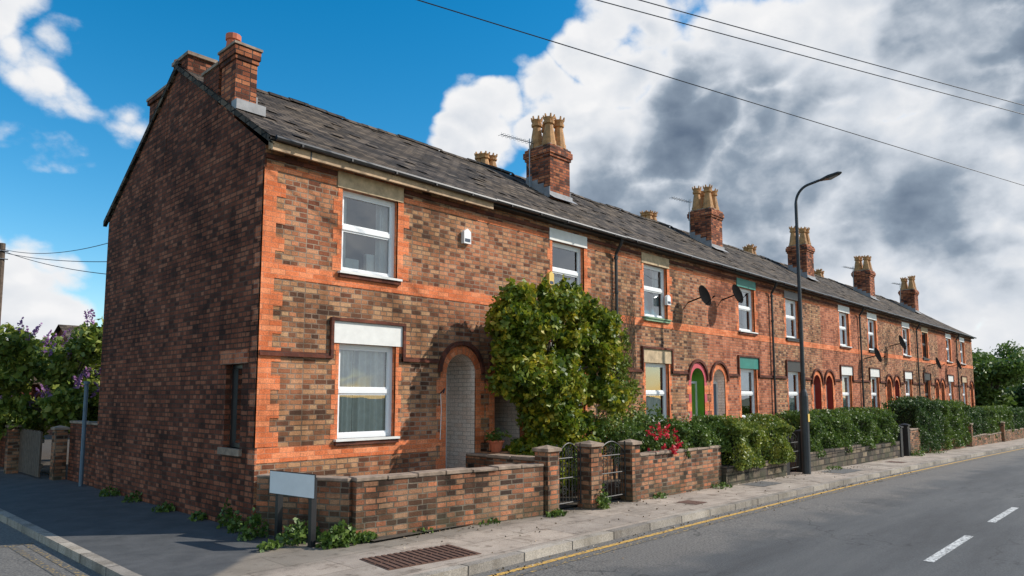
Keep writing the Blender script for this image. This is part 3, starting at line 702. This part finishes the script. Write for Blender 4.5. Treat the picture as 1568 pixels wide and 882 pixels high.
# ------------------------------------------------------------------ garden walls
def gwall(name, pts, h, m='garden', cope='cope', th=.22, ch=.05, over=.02):
    e = MB([m, cope])
    for k in range(len(pts) - 1):
        a, b = pts[k], pts[k + 1]; n = max(1, int(math.dist(a, b) / 3))
        for q in range(n):
            p0 = (a[0] + (b[0] - a[0]) * q / n, a[1] + (b[1] - a[1]) * q / n); p1 = (a[0] + (b[0] - a[0]) * (q + 1) / n, a[1] + (b[1] - a[1]) * (q + 1) / n)
            g0 = gz((p0[0] + p1[0]) / 2)
            e.obox(p0, p1, th, g0 - .3, g0 + h - ch, m)
            LL = math.dist(p0, p1); nb = max(1, int(LL / .45)); 
            for j in range(nb):
                s0 = j / nb; s1 = (j + 1) / nb - .012 / LL
                c0 = (p0[0] + (p1[0] - p0[0]) * s0, p0[1] + (p1[1] - p0[1]) * s0); c1 = (p0[0] + (p1[0] - p0[0]) * s1, p0[1] + (p1[1] - p0[1]) * s1)
                e.obox(c0, c1, th + over * 2 + rnd.uniform(-.02, .02), g0 + h - ch + rnd.uniform(0, .004), g0 + h + rnd.uniform(-.015, .012), cope)
    return e.build(name, bevel=.008)
gwall('garden_wall', [(4.75, 9.2), (5.34, 7.88)], .80); gwall('garden_wall', [(5.30, 7.86), (8.5, 7.44)], .80)
gwall('garden_wall', [(8.72, 7.62), (8.72, 9.28)], .86)
gwall('garden_wall', [(10.98, 7.3), (14.1, 7.3)], .84)
gwall('stone_garden_wall', [(14.12, 7.25), (17.3, 7.25)], .42, 'stonew', 'stonew', .3, .12)
gwall('stone_garden_wall', [(18.8, 7.25), (26.9, 7.25)], .52, 'stonew', 'stonew', .3, .12)
gwall('garden_wall', [(28.2, 7.2), (29.5, 7.2)], .95)
gwall('garden_wall', [(29.6, 7.25), (37.4, 7.25)], .45); gwall('garden_wall', [(38.5, 7.25), (46, 7.25)], .5); gwall('garden_wall', [(47, 7.25), (60, 7.25)], .6)
def gpost(x, y, h, w=.3, m='garden'):
    g0 = gz(x); e = MB([m, 'cope']); cm = 'cope' if m == 'garden' else m
    e.box(x - w / 2, x + w / 2, y - w / 2, y + w / 2, g0 - .2, g0 + h - .1, m)
    e.box(x - w / 2 - .03, x + w / 2 + .03, y - w / 2 - .03, y + w / 2 + .03, g0 + h - .1, g0 + h - .05, cm)
    c_ = g0 + h; q = [(x - w / 2 - .03, y - w / 2 - .03), (x + w / 2 + .03, y - w / 2 - .03), (x + w / 2 + .03, y + w / 2 + .03), (x - w / 2 - .03, y + w / 2 + .03)]
    for k in range(4): e.face([(*q[k], c_ - .05), (*q[(k + 1) % 4], c_ - .05), (x, y, c_ + .0)], cm)
    e.build('gate_post', bevel=.005)
gpost(8.66, 7.42, 1.08, .28); gpost(9.62, 7.3, 1.12, .3); gpost(10.83, 7.3, 1.1, .26)
gpost(17.45, 7.25, 1.15, .24, 'black'); gpost(18.6, 7.25, 1.1, .2, 'black'); gpost(27.1, 7.2, 1.1, .25, 'black'); gpost(28.0, 7.2, 1.15, .25, 'black'); gpost(38.3, 7.2, 1.1); gpost(46.5, 7.2, 1.1)
def igate(x0, x1, y, ztop, yend=None):
    e = MB(['iron']); yend = y if yend is None else yend; z0 = gz(x0) + .08
    def Pt(t, z): return (x0 + (x1 - x0) * t, y + (yend - y) * t, z)
    for t in (0.02, .98): e.tube([Pt(t, z0), Pt(t, ztop - .05)], .014, 'iron', 6)
    for z in (z0 + .05, z0 + .45, ztop - .28): e.tube([Pt(0, z), Pt(1, z)], .012, 'iron', 6)
    n = 8
    for k in range(1, n):
        t = k / n; e.tube([Pt(t, z0 + .05), Pt(t, ztop - .28 + .2 * math.sin(math.pi * t))], .008, 'iron', 5)
    e.tube([Pt(k / 12, ztop - .26 + .22 * math.sin(math.pi * k / 12)) for k in range(13)], .012, 'iron', 6)
    for (tc, zc, rr) in ((.28, z0 + .62, .1), (.72, z0 + .62, .1), (.5, ztop - .2, .09), (.3, z0 + .25, .08), (.7, z0 + .25, .08)):
        W_ = abs(x1 - x0) + abs(yend - y)
        e.tube([Pt(tc + rr * (1 - k / 26) * math.cos(k * .55) / W_, zc + rr * (1 - k / 26) * math.sin(k * .55)) for k in range(22)], .007, 'iron', 5)
    e.build('iron_gate')
igate(8.82, 9.46, 7.36, 1.12); igate(9.79, 10.68, 7.3, 1.1)
igate(17.6, 18.48, 7.25, .95)

# ------------------------------------------------------------------ foliage
def leaves(name, pts, size, matk, parent=None, up=.2, asp=.32):
    n = len(pts); pts = np.asarray(pts)
    d = nr.normal(size=(n, 3)); d[:, 2] += up; d /= np.linalg.norm(d, axis=1)[:, None]
    q = nr.normal(size=(n, 3)); s = np.cross(d, q); s /= np.linalg.norm(s, axis=1)[:, None]; nn = np.cross(d, s)
    L = size * nr.uniform(.6, 1.3, (n, 1))
    V = np.empty((n, 4, 3)); V[:, 0] = pts - d * L * .5; V[:, 1] = pts + s * L * asp + nn * L * .08; V[:, 2] = pts + d * L * .5; V[:, 3] = pts - s * L * asp + nn * L * .08
    me = bpy.data.meshes.new(name)
    me.vertices.add(n * 4); me.vertices.foreach_set('co', V.reshape(-1)); me.loops.add(n * 4); me.loops.foreach_set('vertex_index', np.arange(n * 4, dtype=np.int32))
    me.polygons.add(n); me.polygons.foreach_set('loop_start', np.arange(0, n * 4, 4, dtype=np.int32)); me.update(calc_edges=True)
    a = me.attributes.new('rnd', 'FLOAT', 'FACE'); a.data.foreach_set('value', nr.random(n).astype(np.float32))
    me.materials.append(M[matk]); ob = bpy.data.objects.new(name, me); scene.collection.objects.link(ob)
    if parent: ob.parent = parent
    return ob
def blob_pts(blobs, dens, lump=.25, gaps=.25, shell=.45):
    out = []
    for (cx_, cy_, cz_, rx, ry, rz_) in blobs:
        n = int(dens * (rx * ry * rz_) ** (2 / 3))
        u = nr.normal(size=(n, 3)); u /= np.linalg.norm(u, axis=1)[:, None]
        ph = nr.uniform(0, 6, 3)
        l = 1 + lump * (np.sin(u[:, 0] * 5 + ph[0]) * np.sin(u[:, 1] * 5 + ph[1]) + .6 * np.sin(u[:, 2] * 9 + ph[2]) * np.sin(u[:, 0] * 9))
        r_ = nr.random(n) ** shell * l
        p_ = u * r_[:, None] * [rx, ry, rz_] + [cx_, cy_, cz_]
        k = np.sin(p_[:, 0] * 7.1 + 1) * np.sin(p_[:, 1] * 6.3) * np.sin(p_[:, 2] * 7.7 + 2) > -gaps * 1.6 + .1 if gaps < .45 else np.ones(n, bool)
        out.append(p_[k])
    return np.concatenate(out)
def box_pts(x0, x1, y0, y1, z0, z1, n, depth=.12):
    A = [(x1 - x0) * (z1 - z0), (x1 - x0) * (y1 - y0), (y1 - y0) * (z1 - z0)]; tot = A[0] + A[1] + A[2]
    t = nr.random(n) * tot; P = np.empty((n, 3)); U = nr.random((n, 3))
    P[:, 0] = x0 + (x1 - x0) * U[:, 0]; P[:, 1] = y0 + (y1 - y0) * U[:, 1]; P[:, 2] = z0 + (z1 - z0) * U[:, 2]
    dd = np.abs(nr.normal(size=n)) * depth
    front = t < A[0]; top = (t >= A[0]) & (t < A[0] + A[1]); side = t >= A[0] + A[1]
    P[front, 1] = y0 + dd[front]; P[top, 2] = z1 - dd[top]
    sd = nr.random(n) < .5; P[side & sd, 0] = x0 + dd[side & sd]; P[side & ~sd, 0] = x1 - dd[side & ~sd]
    w = .09 * np.sin(P[:, 0] * 2.7) + .06 * np.sin(P[:, 0] * 6.1 + 1) + .03 * np.sin(P[:, 0] * 13 + P[:, 2] * 9)
    P[:, 2] += w * (P[:, 2] - z0) / max(.1, z1 - z0); P[:, 1] += -w * .8 + .06 * np.sin(P[:, 2] * 8 + P[:, 0] * 3)
    P[:, 2] -= .16 * (np.clip((y0 + .18 - P[:, 1]) / .18, 0, 1)) * ((P[:, 2] - z0) / (z1 - z0)) ** 4
    return P
def hedge(x0, x1, y0, y1, h, matk, n, size=.075, zb=0.0, name='hedge'):
    e = empty(name); g0 = gz((x0 + x1) / 2)
    c_ = MB(['core']); c_.box(x0 + .16, x1 - .16, y0 + .2, y1 - .1, g0 + zb + .02, g0 + h - .24, 'core'); c_.build('inner_shade_core', e)  # solid dark box: hedge's inner shade as colour, blocks see-through, no modelled branches
    P = box_pts(x0, x1, y0, y1, g0 + zb, g0 + h, n); leaves('hedge_foliage', P, size, matk, e)
    k = int((x1 - x0) * 55); S = np.stack([nr.uniform(x0, x1, k), nr.uniform(y0, y1, k), g0 + h + nr.uniform(-.05, .14, k)], 1); leaves('sprigs', S, size * 1.1, matk, e, up=1)
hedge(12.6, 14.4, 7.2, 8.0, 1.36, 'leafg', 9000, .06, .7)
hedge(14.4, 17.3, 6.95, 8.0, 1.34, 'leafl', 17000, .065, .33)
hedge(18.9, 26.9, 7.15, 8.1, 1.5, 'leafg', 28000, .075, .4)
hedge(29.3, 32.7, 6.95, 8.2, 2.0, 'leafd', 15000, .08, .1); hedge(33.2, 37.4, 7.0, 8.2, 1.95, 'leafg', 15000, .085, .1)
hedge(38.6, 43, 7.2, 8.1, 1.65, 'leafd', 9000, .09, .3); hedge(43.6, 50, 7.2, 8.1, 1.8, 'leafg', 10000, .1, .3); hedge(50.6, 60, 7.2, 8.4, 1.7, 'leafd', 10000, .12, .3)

def bush(name, blobs, dens, size, matk, trunk=None, lump=.25, gaps=.25, up=.2, shell=.45):
    e = empty(name); leaves('foliage', blob_pts(blobs, dens, lump, gaps, shell), size, matk, e, up)
    if trunk:
        t = MB(['bark'])
        base, top, r0 = trunk; base = Vector(base); top = Vector(top)
        mid = base.lerp(top, .5) + Vector((.06, .03, 0)); t.tube([base, mid, top], [r0, r0 * .75, r0 * .5], 'bark', 8)
        for (cx_, cy_, cz_, rx, ry, rz_) in blobs[::max(1, len(blobs) // 12)]:
            for q in range(2):
                en = Vector((cx_ + rx * rnd.uniform(-.4, .4), cy_ + ry * rnd.uniform(-.4, .4), cz_ + rz_ * rnd.uniform(-.1, .6)))
                m_ = top.lerp(en, .5) + Vector((0, 0, .1)); t.tube([top.lerp(base, rnd.uniform(0, .3)), m_, en], [r0 * .4, r0 * .25, r0 * .08], 'bark', 6)
        t.build('trunk_and_limbs', e)
    return e
cl_ = []
rt = random.Random(4)
for k in range(84):
    x = rt.uniform(8.95, 11.45); u = (x - 10.25) / 1.3
    top = 3.8 - .45 * abs(u) ** 1.8 + rt.uniform(-.3, .15); bot = 1.65 + .3 * abs(u) ** 2
    z = rt.uniform(bot, top); s = rt.uniform(.17, .36)
    cl_.append((x, 8.5 + rt.uniform(-.5, .35), z, s * 1.15, s, s * .9))
for k in range(30):
    z = rt.uniform(.4, 1.9); s = rt.uniform(.2, .38); cl_.append((10.0 + rt.uniform(-.6, .7), 8.5 + rt.uniform(-.35, .3), z, s, s, s))
for k in range(12): cl_.append((rt.uniform(9.1, 11.3), 8.6, rt.uniform(3.5, 4.0), .12, .12, .22))
bush('flowering_tree', cl_, 10500, .115, 'leafy', ((10.2, 8.7, 0), (10.2, 8.6, 1.9), .07), lump=.3, gaps=.3, shell=.5)
bush('wall_climber', [(13.2, 9.15, 1.7, .5, .16, .7), (13.9, 9.15, 1.2, .4, .2, .6), (12.6, 8.9, 1.0, .4, .3, .5), (13.5, 9.22, 2.5, .35, .1, .45), (12.9, 9.22, 2.3, .2, .08, .4), (13.8, 9.2, 2.0, .3, .1, .3), (13.6, 9.22, 3.1, .2, .07, .3)], 6500, .085, 'leafl', None, gaps=.3)
M['ivy_stems'] = plain('ivy_stems', (.24, .17, .11), .9, .3, 20)
iv = MB(['ivy_stems'])
for k in range(90):
    x = rnd.uniform(12.9, 14.2); z = rnd.uniform(1.8, 2.6); P_ = [(x, YF - .02, z)]
    for q in range(10):
        x += rnd.uniform(-.1, .1); z += rnd.uniform(.05, .28); x = min(max(x, 12.85), 14.1)
        P_.append((x, YF - rnd.uniform(.012, .04), min(z, 5.1)))
    iv.tube(P_, .004, 'ivy_stems', 4)
iv.build('ivy_stems')
bush('shrub', [(11.6, 7.9, .95, .5, .4, .5), (12.3, 8.0, 1.0, .6, .4, .45), (12.9, 8.2, 1.1, .5, .4, .5), (11.2, 8.3, 1.2, .35, .3, .4)], 8000, .07, 'leafg', None)
e = bush('rose_bush', [(12.0, 7.45, .95, .55, .3, .32), (12.7, 7.5, .95, .5, .3, .32)], 9000, .06, 'leafg', None)
ro_ = blob_pts([(12.0, 7.38, .95, .6, .3, .32), (12.75, 7.4, .95, .5, .3, .3)], 500, .1, .5, .1); ro_ = ro_[ro_[:, 1] < 7.45]
rf = [p_ + nr.normal(size=(14, 3)) * .022 for p_ in ro_[:40]]
leaves('rose_flowers', np.concatenate(rf), .05, 'redfl', e, asp=.5)
bush('shrub', [(9.9, 8.6, .5, .35, .3, .4), (10.25, 7.95, .5, .3, .3, .45), (9.2, 8.9, .3, .2, .2, .25)], 6000, .07, 'leafg', None)
bl_ = []
for k in range(40):
    x = rt.uniform(3.4, 7.2); y = rt.uniform(18.6, 23.5); bl_.append((x, y, rt.uniform(.7, 3.35 - .25 * abs(x - 5.2)), rt.uniform(.35, .7), rt.uniform(.35, .7), rt.uniform(.3, .55)))
bl_ = [b for b in bl_ if not (b[0] < 4.9 and b[1] < 20.8 and b[2] < 1.4)]
eb = bush('buddleia_bush', bl_, 3400, .17, 'leafl', ((5.2, 20.3, 0), (5.1, 20.3, 1.4), .08), up=.4)
fl = []
for k in range(150):
    b0 = bl_[rt.randrange(len(bl_))]
    v = nr.normal(size=3); v[2] = abs(v[2]); v /= np.linalg.norm(v)
    c0 = np.array(b0[:3]) + v * np.array(b0[3:]) * 1.0; dr = v * .7 + [0, 0, .5]; dr /= np.linalg.norm(dr)
    t = nr.random((26, 1)); fl.append(c0 + dr * t * .36 + nr.normal(size=(26, 3)) * .03 * (1.2 - t))
leaves('purple_flower_spikes', np.concatenate(fl), .06, 'purple', eb, asp=.5)
def weeds(x, y, n, r, h):
    t = nr.random(n); a = nr.uniform(0, 6.28, n); rr = r * nr.random(n) ** .6
    return np.stack([x + rr * np.cos(a), y + rr * np.sin(a) * .6, gz(x) + .01 + t * h * (1 - rr / r * .6)], 1)
wp = [weeds(5.05, 7.72, 500, .3, .3), weeds(4.75, 8.2, 350, .3, .35), weeds(5.4, 7.65, 160, .15, .14), weeds(4.5, 8.9, 260, .2, .38), weeds(4.3, 8.1, 80, .15, .15), weeds(4.55, 9.5, 160, .12, .3), weeds(4.6, 9.9, 120, .12, .4), weeds(4.6, 10.8, 90, .15, .14), weeds(4.55, 12, 120, .2, .15), weeds(4.6, 13.5, 100, .2, .2), weeds(4.55, 14.6, 120, .2, .2),
      weeds(8.6, 7.18, 110, .2, .1), weeds(9.7, 7.08, 160, .15, .4), weeds(11.5, 7.1, 60, .2, .1), weeds(13.8, 7.05, 60, .3, .12), weeds(20, 7.0, 80, .4, .1), weeds(28.4, 7.0, 200, .5, .25), weeds(31, 6.95, 90, .6, .1), weeds(6.3, 7.6, 40, .2, .06), weeds(7.4, 7.45, 40, .2, .06)]
leaves('weeds', np.concatenate(wp), .07, 'leafg', None, up=.8)
# leaf litter and grit along wall foot and gutter
n_ = 900; lx_ = nr.uniform(3.2, 22, n_); side_ = nr.random(n_)
ly_ = np.where(side_ < .45, 5.72 - np.abs(nr.normal(size=n_)) * .18, np.where(side_ < .8, 7.62 - .05 * (lx_ - 5.3) - np.abs(nr.normal(size=n_)) * .12, nr.uniform(5.95, 7.2, n_)))
lz_ = np.array([gz(v) for v in lx_]) + np.where(ly_ < 5.77, -.09, .009)
k_ = ~((lx_ < 5.4)); leaves('leaf_litter', np.stack([lx_, ly_, lz_], 1)[k_], .032, 'litter', None, up=0, asp=.4)
def tree(x, y, h, w, matk, n):
    g0 = gz(x); bl = []
    for k in range(16):
        a = rnd.uniform(0, 6.28); rr = rnd.uniform(.1, .7) * w; bl.append((x + rr * math.cos(a), y + rr * math.sin(a), g0 + h * rnd.uniform(.34, .84), w * rnd.uniform(.22, .42), w * rnd.uniform(.22, .42), h * rnd.uniform(.1, .17)))
    return bush('tree', bl, n, .28, matk, ((x, y, g0 - .1), (x, y, g0 + h * .45), .16), up=.2)
tree(58, 9.6, 6.0, 3.0, 'leafg', 900); tree(63, 7.5, 5.2, 2.6, 'leafd', 900); tree(66, 12, 6.5, 3.6, 'leafg', 800); tree(74, 6.6, 6.5, 3.4, 'leafg', 800); tree(80, 13, 8, 4, 'leafg', 700); tree(92, 4.0, 7, 4, 'leafd', 700)

fp = empty('potted_plant'); m_ = MB(['potred']); m_.tube([(9.05, 8.95, .86 - .0), (9.05, 8.95, 1.02), (9.05, 8.95, 1.03), (9.05, 8.95, 1.06)], [.09, .13, .15, .15], 'potred', 12); 
m_.box(8.9, 9.25, 8.8, 9.2, 0, .86, 'garden'); m_.build('pot_and_pier', fp); leaves('pot_foliage', blob_pts([(9.05, 8.95, 1.13, .2, .18, .13)], 7000, .2, .5), .06, 'leafg', fp)

# ------------------------------------------------------------------ street lamp
sl = MB(['lampgrey', 'metal', 'alarmy'])
lx, ly = 18.15, 6.95; g0 = gz(lx)
sl.tube([(lx, ly, g0 - .1), (lx, ly, g0 + 1.95), (lx, ly, g0 + 2.05), (lx, ly, g0 + 2.12)], [.105, .105, .085, .06], 'lampgrey', 12)
P_ = [(lx, ly, g0 + 2.1), (lx, ly, 5.2), (lx, ly, 6.85)]
for k in range(1, 9):
    a = k / 8 * math.pi / 2 * .88; P_.append((lx, ly - .4 * (1 - math.cos(a)), 6.85 + .45 * math.sin(a)))
P_.append((lx, ly - .62, 7.35))
sl.tube(P_, [.055, .045, .04] + [.034] * 9, 'lampgrey', 10)
sl.tube([(lx, ly - .58, 7.34), (lx, ly - .66, 7.35), (lx, ly - .85, 7.385), (lx, ly - 1.1, 7.43), (lx, ly - 1.17, 7.44)], [.035, .065, .11, .09, .03], 'lampgrey', 12, squash=.5)
sl.tube([(lx, ly - .7, 7.33), (lx, ly - .88, 7.34), (lx, ly - 1.08, 7.39)], [.03, .085, .045], 'metal', 10, squash=.4)
sl.box(lx - .05, lx + .05, ly - .112, ly - .103, g0 + 1.3, g0 + 1.5, 'alarmy')
sl.build('street_lamp')
sg = empty('street_name_sign'); a = MB(['black', 'signw'])
pA, pB = Vector((4.60, 8.68)), Vector((4.72, 7.80))
d = (pB - pA).normalized()
for p_ in (pA + d * .12, pB - d * .1): a.box(p_.x + .015, p_.x + .085, p_.y - .035, p_.y + .035, -.1, .84, 'black')
a.build('posts', sg)
a = MB(['signw', 'black']); a.obox(pA, pB, .02, .60, .88, 'signw'); a.obox(pA - d * .012, pB + d * .012, .012, .588, .892, 'black'); a.build('plate', sg)
def wire(name, p0, p1, sag, r=.011, n=24):
    a = MB(['black']); p0 = Vector(p0); p1 = Vector(p1)
    a.tube([p0.lerp(p1, k / n) - Vector((0, 0, sag * 4 * (k / n) * (1 - k / n))) for k in range(n + 1)], r, 'black', 5); a.build(name)
wire('overhead_wire', (-10.8, 12.5, 7.6), (56.4, -7.1, 7.6), .0 + .1, .009); wire('overhead_wire', (-1.4, 10.95, 8.5), (41, -6.6, 8.5), .1, .009); wire('overhead_wire', (.6, 9.84, 8.5), (37.6, -5.6, 8.5), .1, .009)
tp = MB(['wood', 'metal']); tp.tube([(4.75, 26.4, -.2), (4.75, 26.4, 6.6)], [.12, .085], 'wood', 10)
for z in (6.1, 6.35): tp.tube([(4.6, 26.3, z), (4.9, 26.3, z)], .02, 'metal', 6)
tp.build('telegraph_pole')
wire('telephone_wire', (4.75, 26.3, 6.4), (5.2, 16.15, 5.3), .25, .009); wire('telephone_wire', (4.75, 26.3, 6.3), (5.0, 16.15, 4.7), .1, .009); wire('telephone_wire', (4.75, 26.3, 6.35), (5.1, 16.15, 4.4), .12, .009)
gwall('yard_wall', [(4.85, 16.15), (4.85, 18.1)], 1.3, 'gable'); 
gwall('yard_wall', [(4.5, 21.5), (4.5, 30)], 1.4, 'gable')
a = MB(['bluegrey']); a.tube([(4.6, 16.6, 0), (4.6, 16.6, 2.1)], .04, 'bluegrey', 8); a.tube([(4.6, 16.6, 2.1), (4.6, 16.6, 2.16)], .06, 'bluegrey', 8); a.build('bollard_post')
gpost(4.6, 18.3, 1.2, .25, 'garden'); gpost(4.2, 20.6, 1.2, .25, 'garden')
a = MB(['wood']); 
for k in range(12): a.box(4.3 + .0, 4.34, 18.6 + k * .155, 18.6 + k * .155 + .14, .05, 1.05 + .02 * (k % 2), 'wood')
a.box(4.34, 4.38, 18.6, 20.45, .25, .33, 'wood'); a.box(4.34, 4.38, 18.6, 20.45, .8, .88, 'wood'); a.build('wooden_gate')
gr = empty('garage'); a = MB(['gable', 'bluegrey', 'slate', 'whitep'])
a.box(2.9, 5.6, 24.4, 29, 0, 2.2, 'gable'); a.box(3.2, 4.7, 24.34, 24.4, 0, 1.9, 'bluegrey'); a.box(2.8, 5.7, 24.2, 29.1, 2.2, 2.32, 'slate'); a.build('garage_body', gr)
ob_ = empty('brick_house'); a = MB(['gable', 'slate']); a.box(9.4, 17, 34, 42, 0, 3.2, 'gable')
a.face([(9.2, 33.8, 3.2), (17.2, 33.8, 3.2), (17.2, 38, 5.2), (9.2, 38, 5.2)], 'slate'); a.face([(9.2, 42.2, 3.2), (9.2, 38, 5.2), (17.2, 38, 5.2), (17.2, 42.2, 3.2)], 'slate'); a.face([(9.4, 42, 3.2), (9.4, 34, 3.2), (9.4, 38, 5.15)], 'gable'); a.build('walls_and_roof', ob_)

# ------------------------------------------------------------------ world
SUN = Vector((1.3, -1.1, 1.3)).normalized()
w = bpy.data.worlds.new('sky'); scene.world = w; w.use_nodes = True; nt = w.node_tree; nt.nodes.clear()
wo = nt.nodes.new('ShaderNodeOutputWorld')
sky = nt.nodes.new('ShaderNodeTexSky'); sky.sky_type = 'NISHITA'; sky.sun_disc = False
sky.sun_elevation = math.asin(SUN.z); sky.sun_rotation = math.atan2(SUN.x, SUN.y); sky.air_density = 1.0; sky.dust_density = .3; sky.ozone_density = 1.6
hs = N(nt, 'ShaderNodeHueSaturation'); hs.inputs['Hue'].default_value = .49; hs.inputs['Saturation'].default_value = 1.5; hs.inputs['Value'].default_value = 1.35; nt.links.new(sky.outputs[0], hs.inputs['Color'])
bg1 = nt.nodes.new('ShaderNodeBackground'); bg1.inputs[1].default_value = .125; nt.links.new(hs.outputs[0], bg1.inputs[0])
tc = nt.nodes.new('ShaderNodeTexCoord'); nv = N(nt, 'ShaderNodeVectorMath', operation='NORMALIZE'); nt.links.new(tc.outputs['Generated'], nv.inputs[0]); Dv = nv.outputs[0]
nv2 = N(nt, 'ShaderNodeVectorMath', operation='NORMALIZE'); nt.links.new(warp(nt, Dv, 5, .18, 1), nv2.inputs[0]); Dw = nv2.outputs[0]
def dirv(az, el): az, el = math.radians(az), math.radians(el); return (math.cos(az) * math.cos(el), math.sin(az) * math.cos(el), math.sin(el))
def cover(bl, src):
    acc = None
    for az, el, rr, wt in bl:
        d_ = N(nt, 'ShaderNodeVectorMath', operation='DOT_PRODUCT'); nt.links.new(src, d_.inputs[0]); d_.inputs[1].default_value = dirv(az, el)
        s_ = mth(nt, 'MULTIPLY', sstep(nt, d_.outputs['Value'], math.cos(math.radians(rr * 1.35)), math.cos(math.radians(rr * .3))), wt)
        acc = s_ if acc is None else mth(nt, 'MAXIMUM', acc, s_)
    return acc
cl = [(16.9, 21.4, 14, 1.05), (33, 27, 5.5, .95), (9.1, 13.5, 15, 1.05), (39.5, 22, 5, .9), (45.5, 20.3, 4.2, .8), (26.6, 17.5, 10, 1.05), (10.2, 7.9, 12, .9), (80.8, 25.5, 4.6, .8), (77.5, 18.5, 6, .55), (79.5, 5.5, 6.5, .72), (34, 16, 8, .95), (10.4, 27, 12, 1), (26, 27, 7, .9), (16, 3, 14, .6),
      (-50, 16, 18, 1), (-22, 12, 14, .9), (-80, 20, 14, .8), (200, 35, 30, .8), (-120, 30, 20, .7)]  # clouds out of view, added to reflect in the window glass
C = cover(cl, Dw)
mp = N(nt, 'ShaderNodeMapping'); mp.inputs['Scale'].default_value = (1, 1, 1.35); nt.links.new(Dv, mp.inputs[0])
wvp = warp(nt, mp.outputs[0], 9, .09, 1)
def field(vec, wv):
    n1 = noise(nt, vec, 5.5, 8, .57)
    v1 = N(nt, 'ShaderNodeTexVoronoi', feature='F1'); v1.inputs['Scale'].default_value = 13; nt.links.new(wv, v1.inputs['Vector'])
    v2 = N(nt, 'ShaderNodeTexVoronoi', feature='F1'); v2.inputs['Scale'].default_value = 31; nt.links.new(wv, v2.inputs['Vector'])
    f = mth(nt, 'MULTIPLY', mth(nt, 'SUBTRACT', n1, .5), 1.5)
    f = mth(nt, 'ADD', f, mth(nt, 'MULTIPLY', mth(nt, 'SUBTRACT', .42, v1.outputs['Distance']), .5))
    return mth(nt, 'ADD', f, mth(nt, 'MULTIPLY', mth(nt, 'SUBTRACT', .42, v2.outputs['Distance']), .22))
def shift(v):
    off = N(nt, 'ShaderNodeVectorMath', operation='ADD'); nt.links.new(v, off.inputs[0]); off.inputs[1].default_value = (SUN.x * .018, SUN.y * .018, .028); return off.outputs[0]
f1 = field(mp.outputs[0], wvp); f2 = field(shift(mp.outputs[0]), shift(wvp))
Dn = mth(nt, 'ADD', C, f1)
alpha = sstep(nt, Dn, .36, .64)
lit = mth(nt, 'ADD', .55, mth(nt, 'MULTIPLY', mth(nt, 'SUBTRACT', f1, f2), 1.9), clamp=True)
dk = cover([(24, 17.5, 10, 1.1), (14, 18, 7, .7), (8, 23, 7, .65), (30, 15, 7, .95), (14, 11, 6, .5)], Dw)
n3 = noise(nt, mp.outputs[0], 5, 6, .55)
dark = mth(nt, 'MULTIPLY', sstep(nt, mth(nt, 'ADD', mth(nt, 'MULTIPLY', dk, .66), mth(nt, 'MULTIPLY', mth(nt, 'SUBTRACT', n3, .45), 1.6)), .12, .85), sstep(nt, Dn, .55, 1.05))
dark2 = mth(nt, 'MULTIPLY', mth(nt, 'SUBTRACT', 1.0, lit), mth(nt, 'MULTIPLY', sstep(nt, Dn, .45, .85), .62))
dk_all = mth(nt, 'ADD', mth(nt, 'MULTIPLY', dark, .76), mth(nt, 'MULTIPLY', dark2, .5), clamp=True)
cc = ramp(nt, [(0, (.97, .97, .98)), (.3, (.68, .73, .8)), (.65, (.3, .37, .46)), (1, (.13, .18, .26))], dk_all)
bg2 = nt.nodes.new('ShaderNodeBackground'); nt.links.new(cc, bg2.inputs[0]); bg2.inputs[1].default_value = .95
mx = nt.nodes.new('ShaderNodeMixShader'); nt.links.new(alpha, mx.inputs[0]); nt.links.new(bg1.outputs[0], mx.inputs[1]); nt.links.new(bg2.outputs[0], mx.inputs[2]); nt.links.new(mx.outputs[0], wo.inputs[0])
sd = bpy.data.lights.new('sun', 'SUN'); sd.energy = 5.0; sd.angle = math.radians(.5); sd.color = (1, .94, .84)
so = bpy.data.objects.new('sun', sd); scene.collection.objects.link(so); so.rotation_euler = SUN.to_track_quat('Z', 'Y').to_euler(); so.location = (0, 0, 30)

cam = bpy.data.cameras.new('camera'); co = bpy.data.objects.new('camera', cam); scene.collection.objects.link(co); scene.camera = co
co.location = (0, 0, 1.85); co.rotation_euler = (math.radians(95.6), 0, math.radians(-46.6)); cam.lens = 24.7; cam.sensor_width = 36; cam.shift_y = .0383; cam.clip_end = 3000; cam.clip_start = .05
scene.view_settings.view_transform = 'Standard'; scene.view_settings.look = 'None'; scene.view_settings.exposure = 0
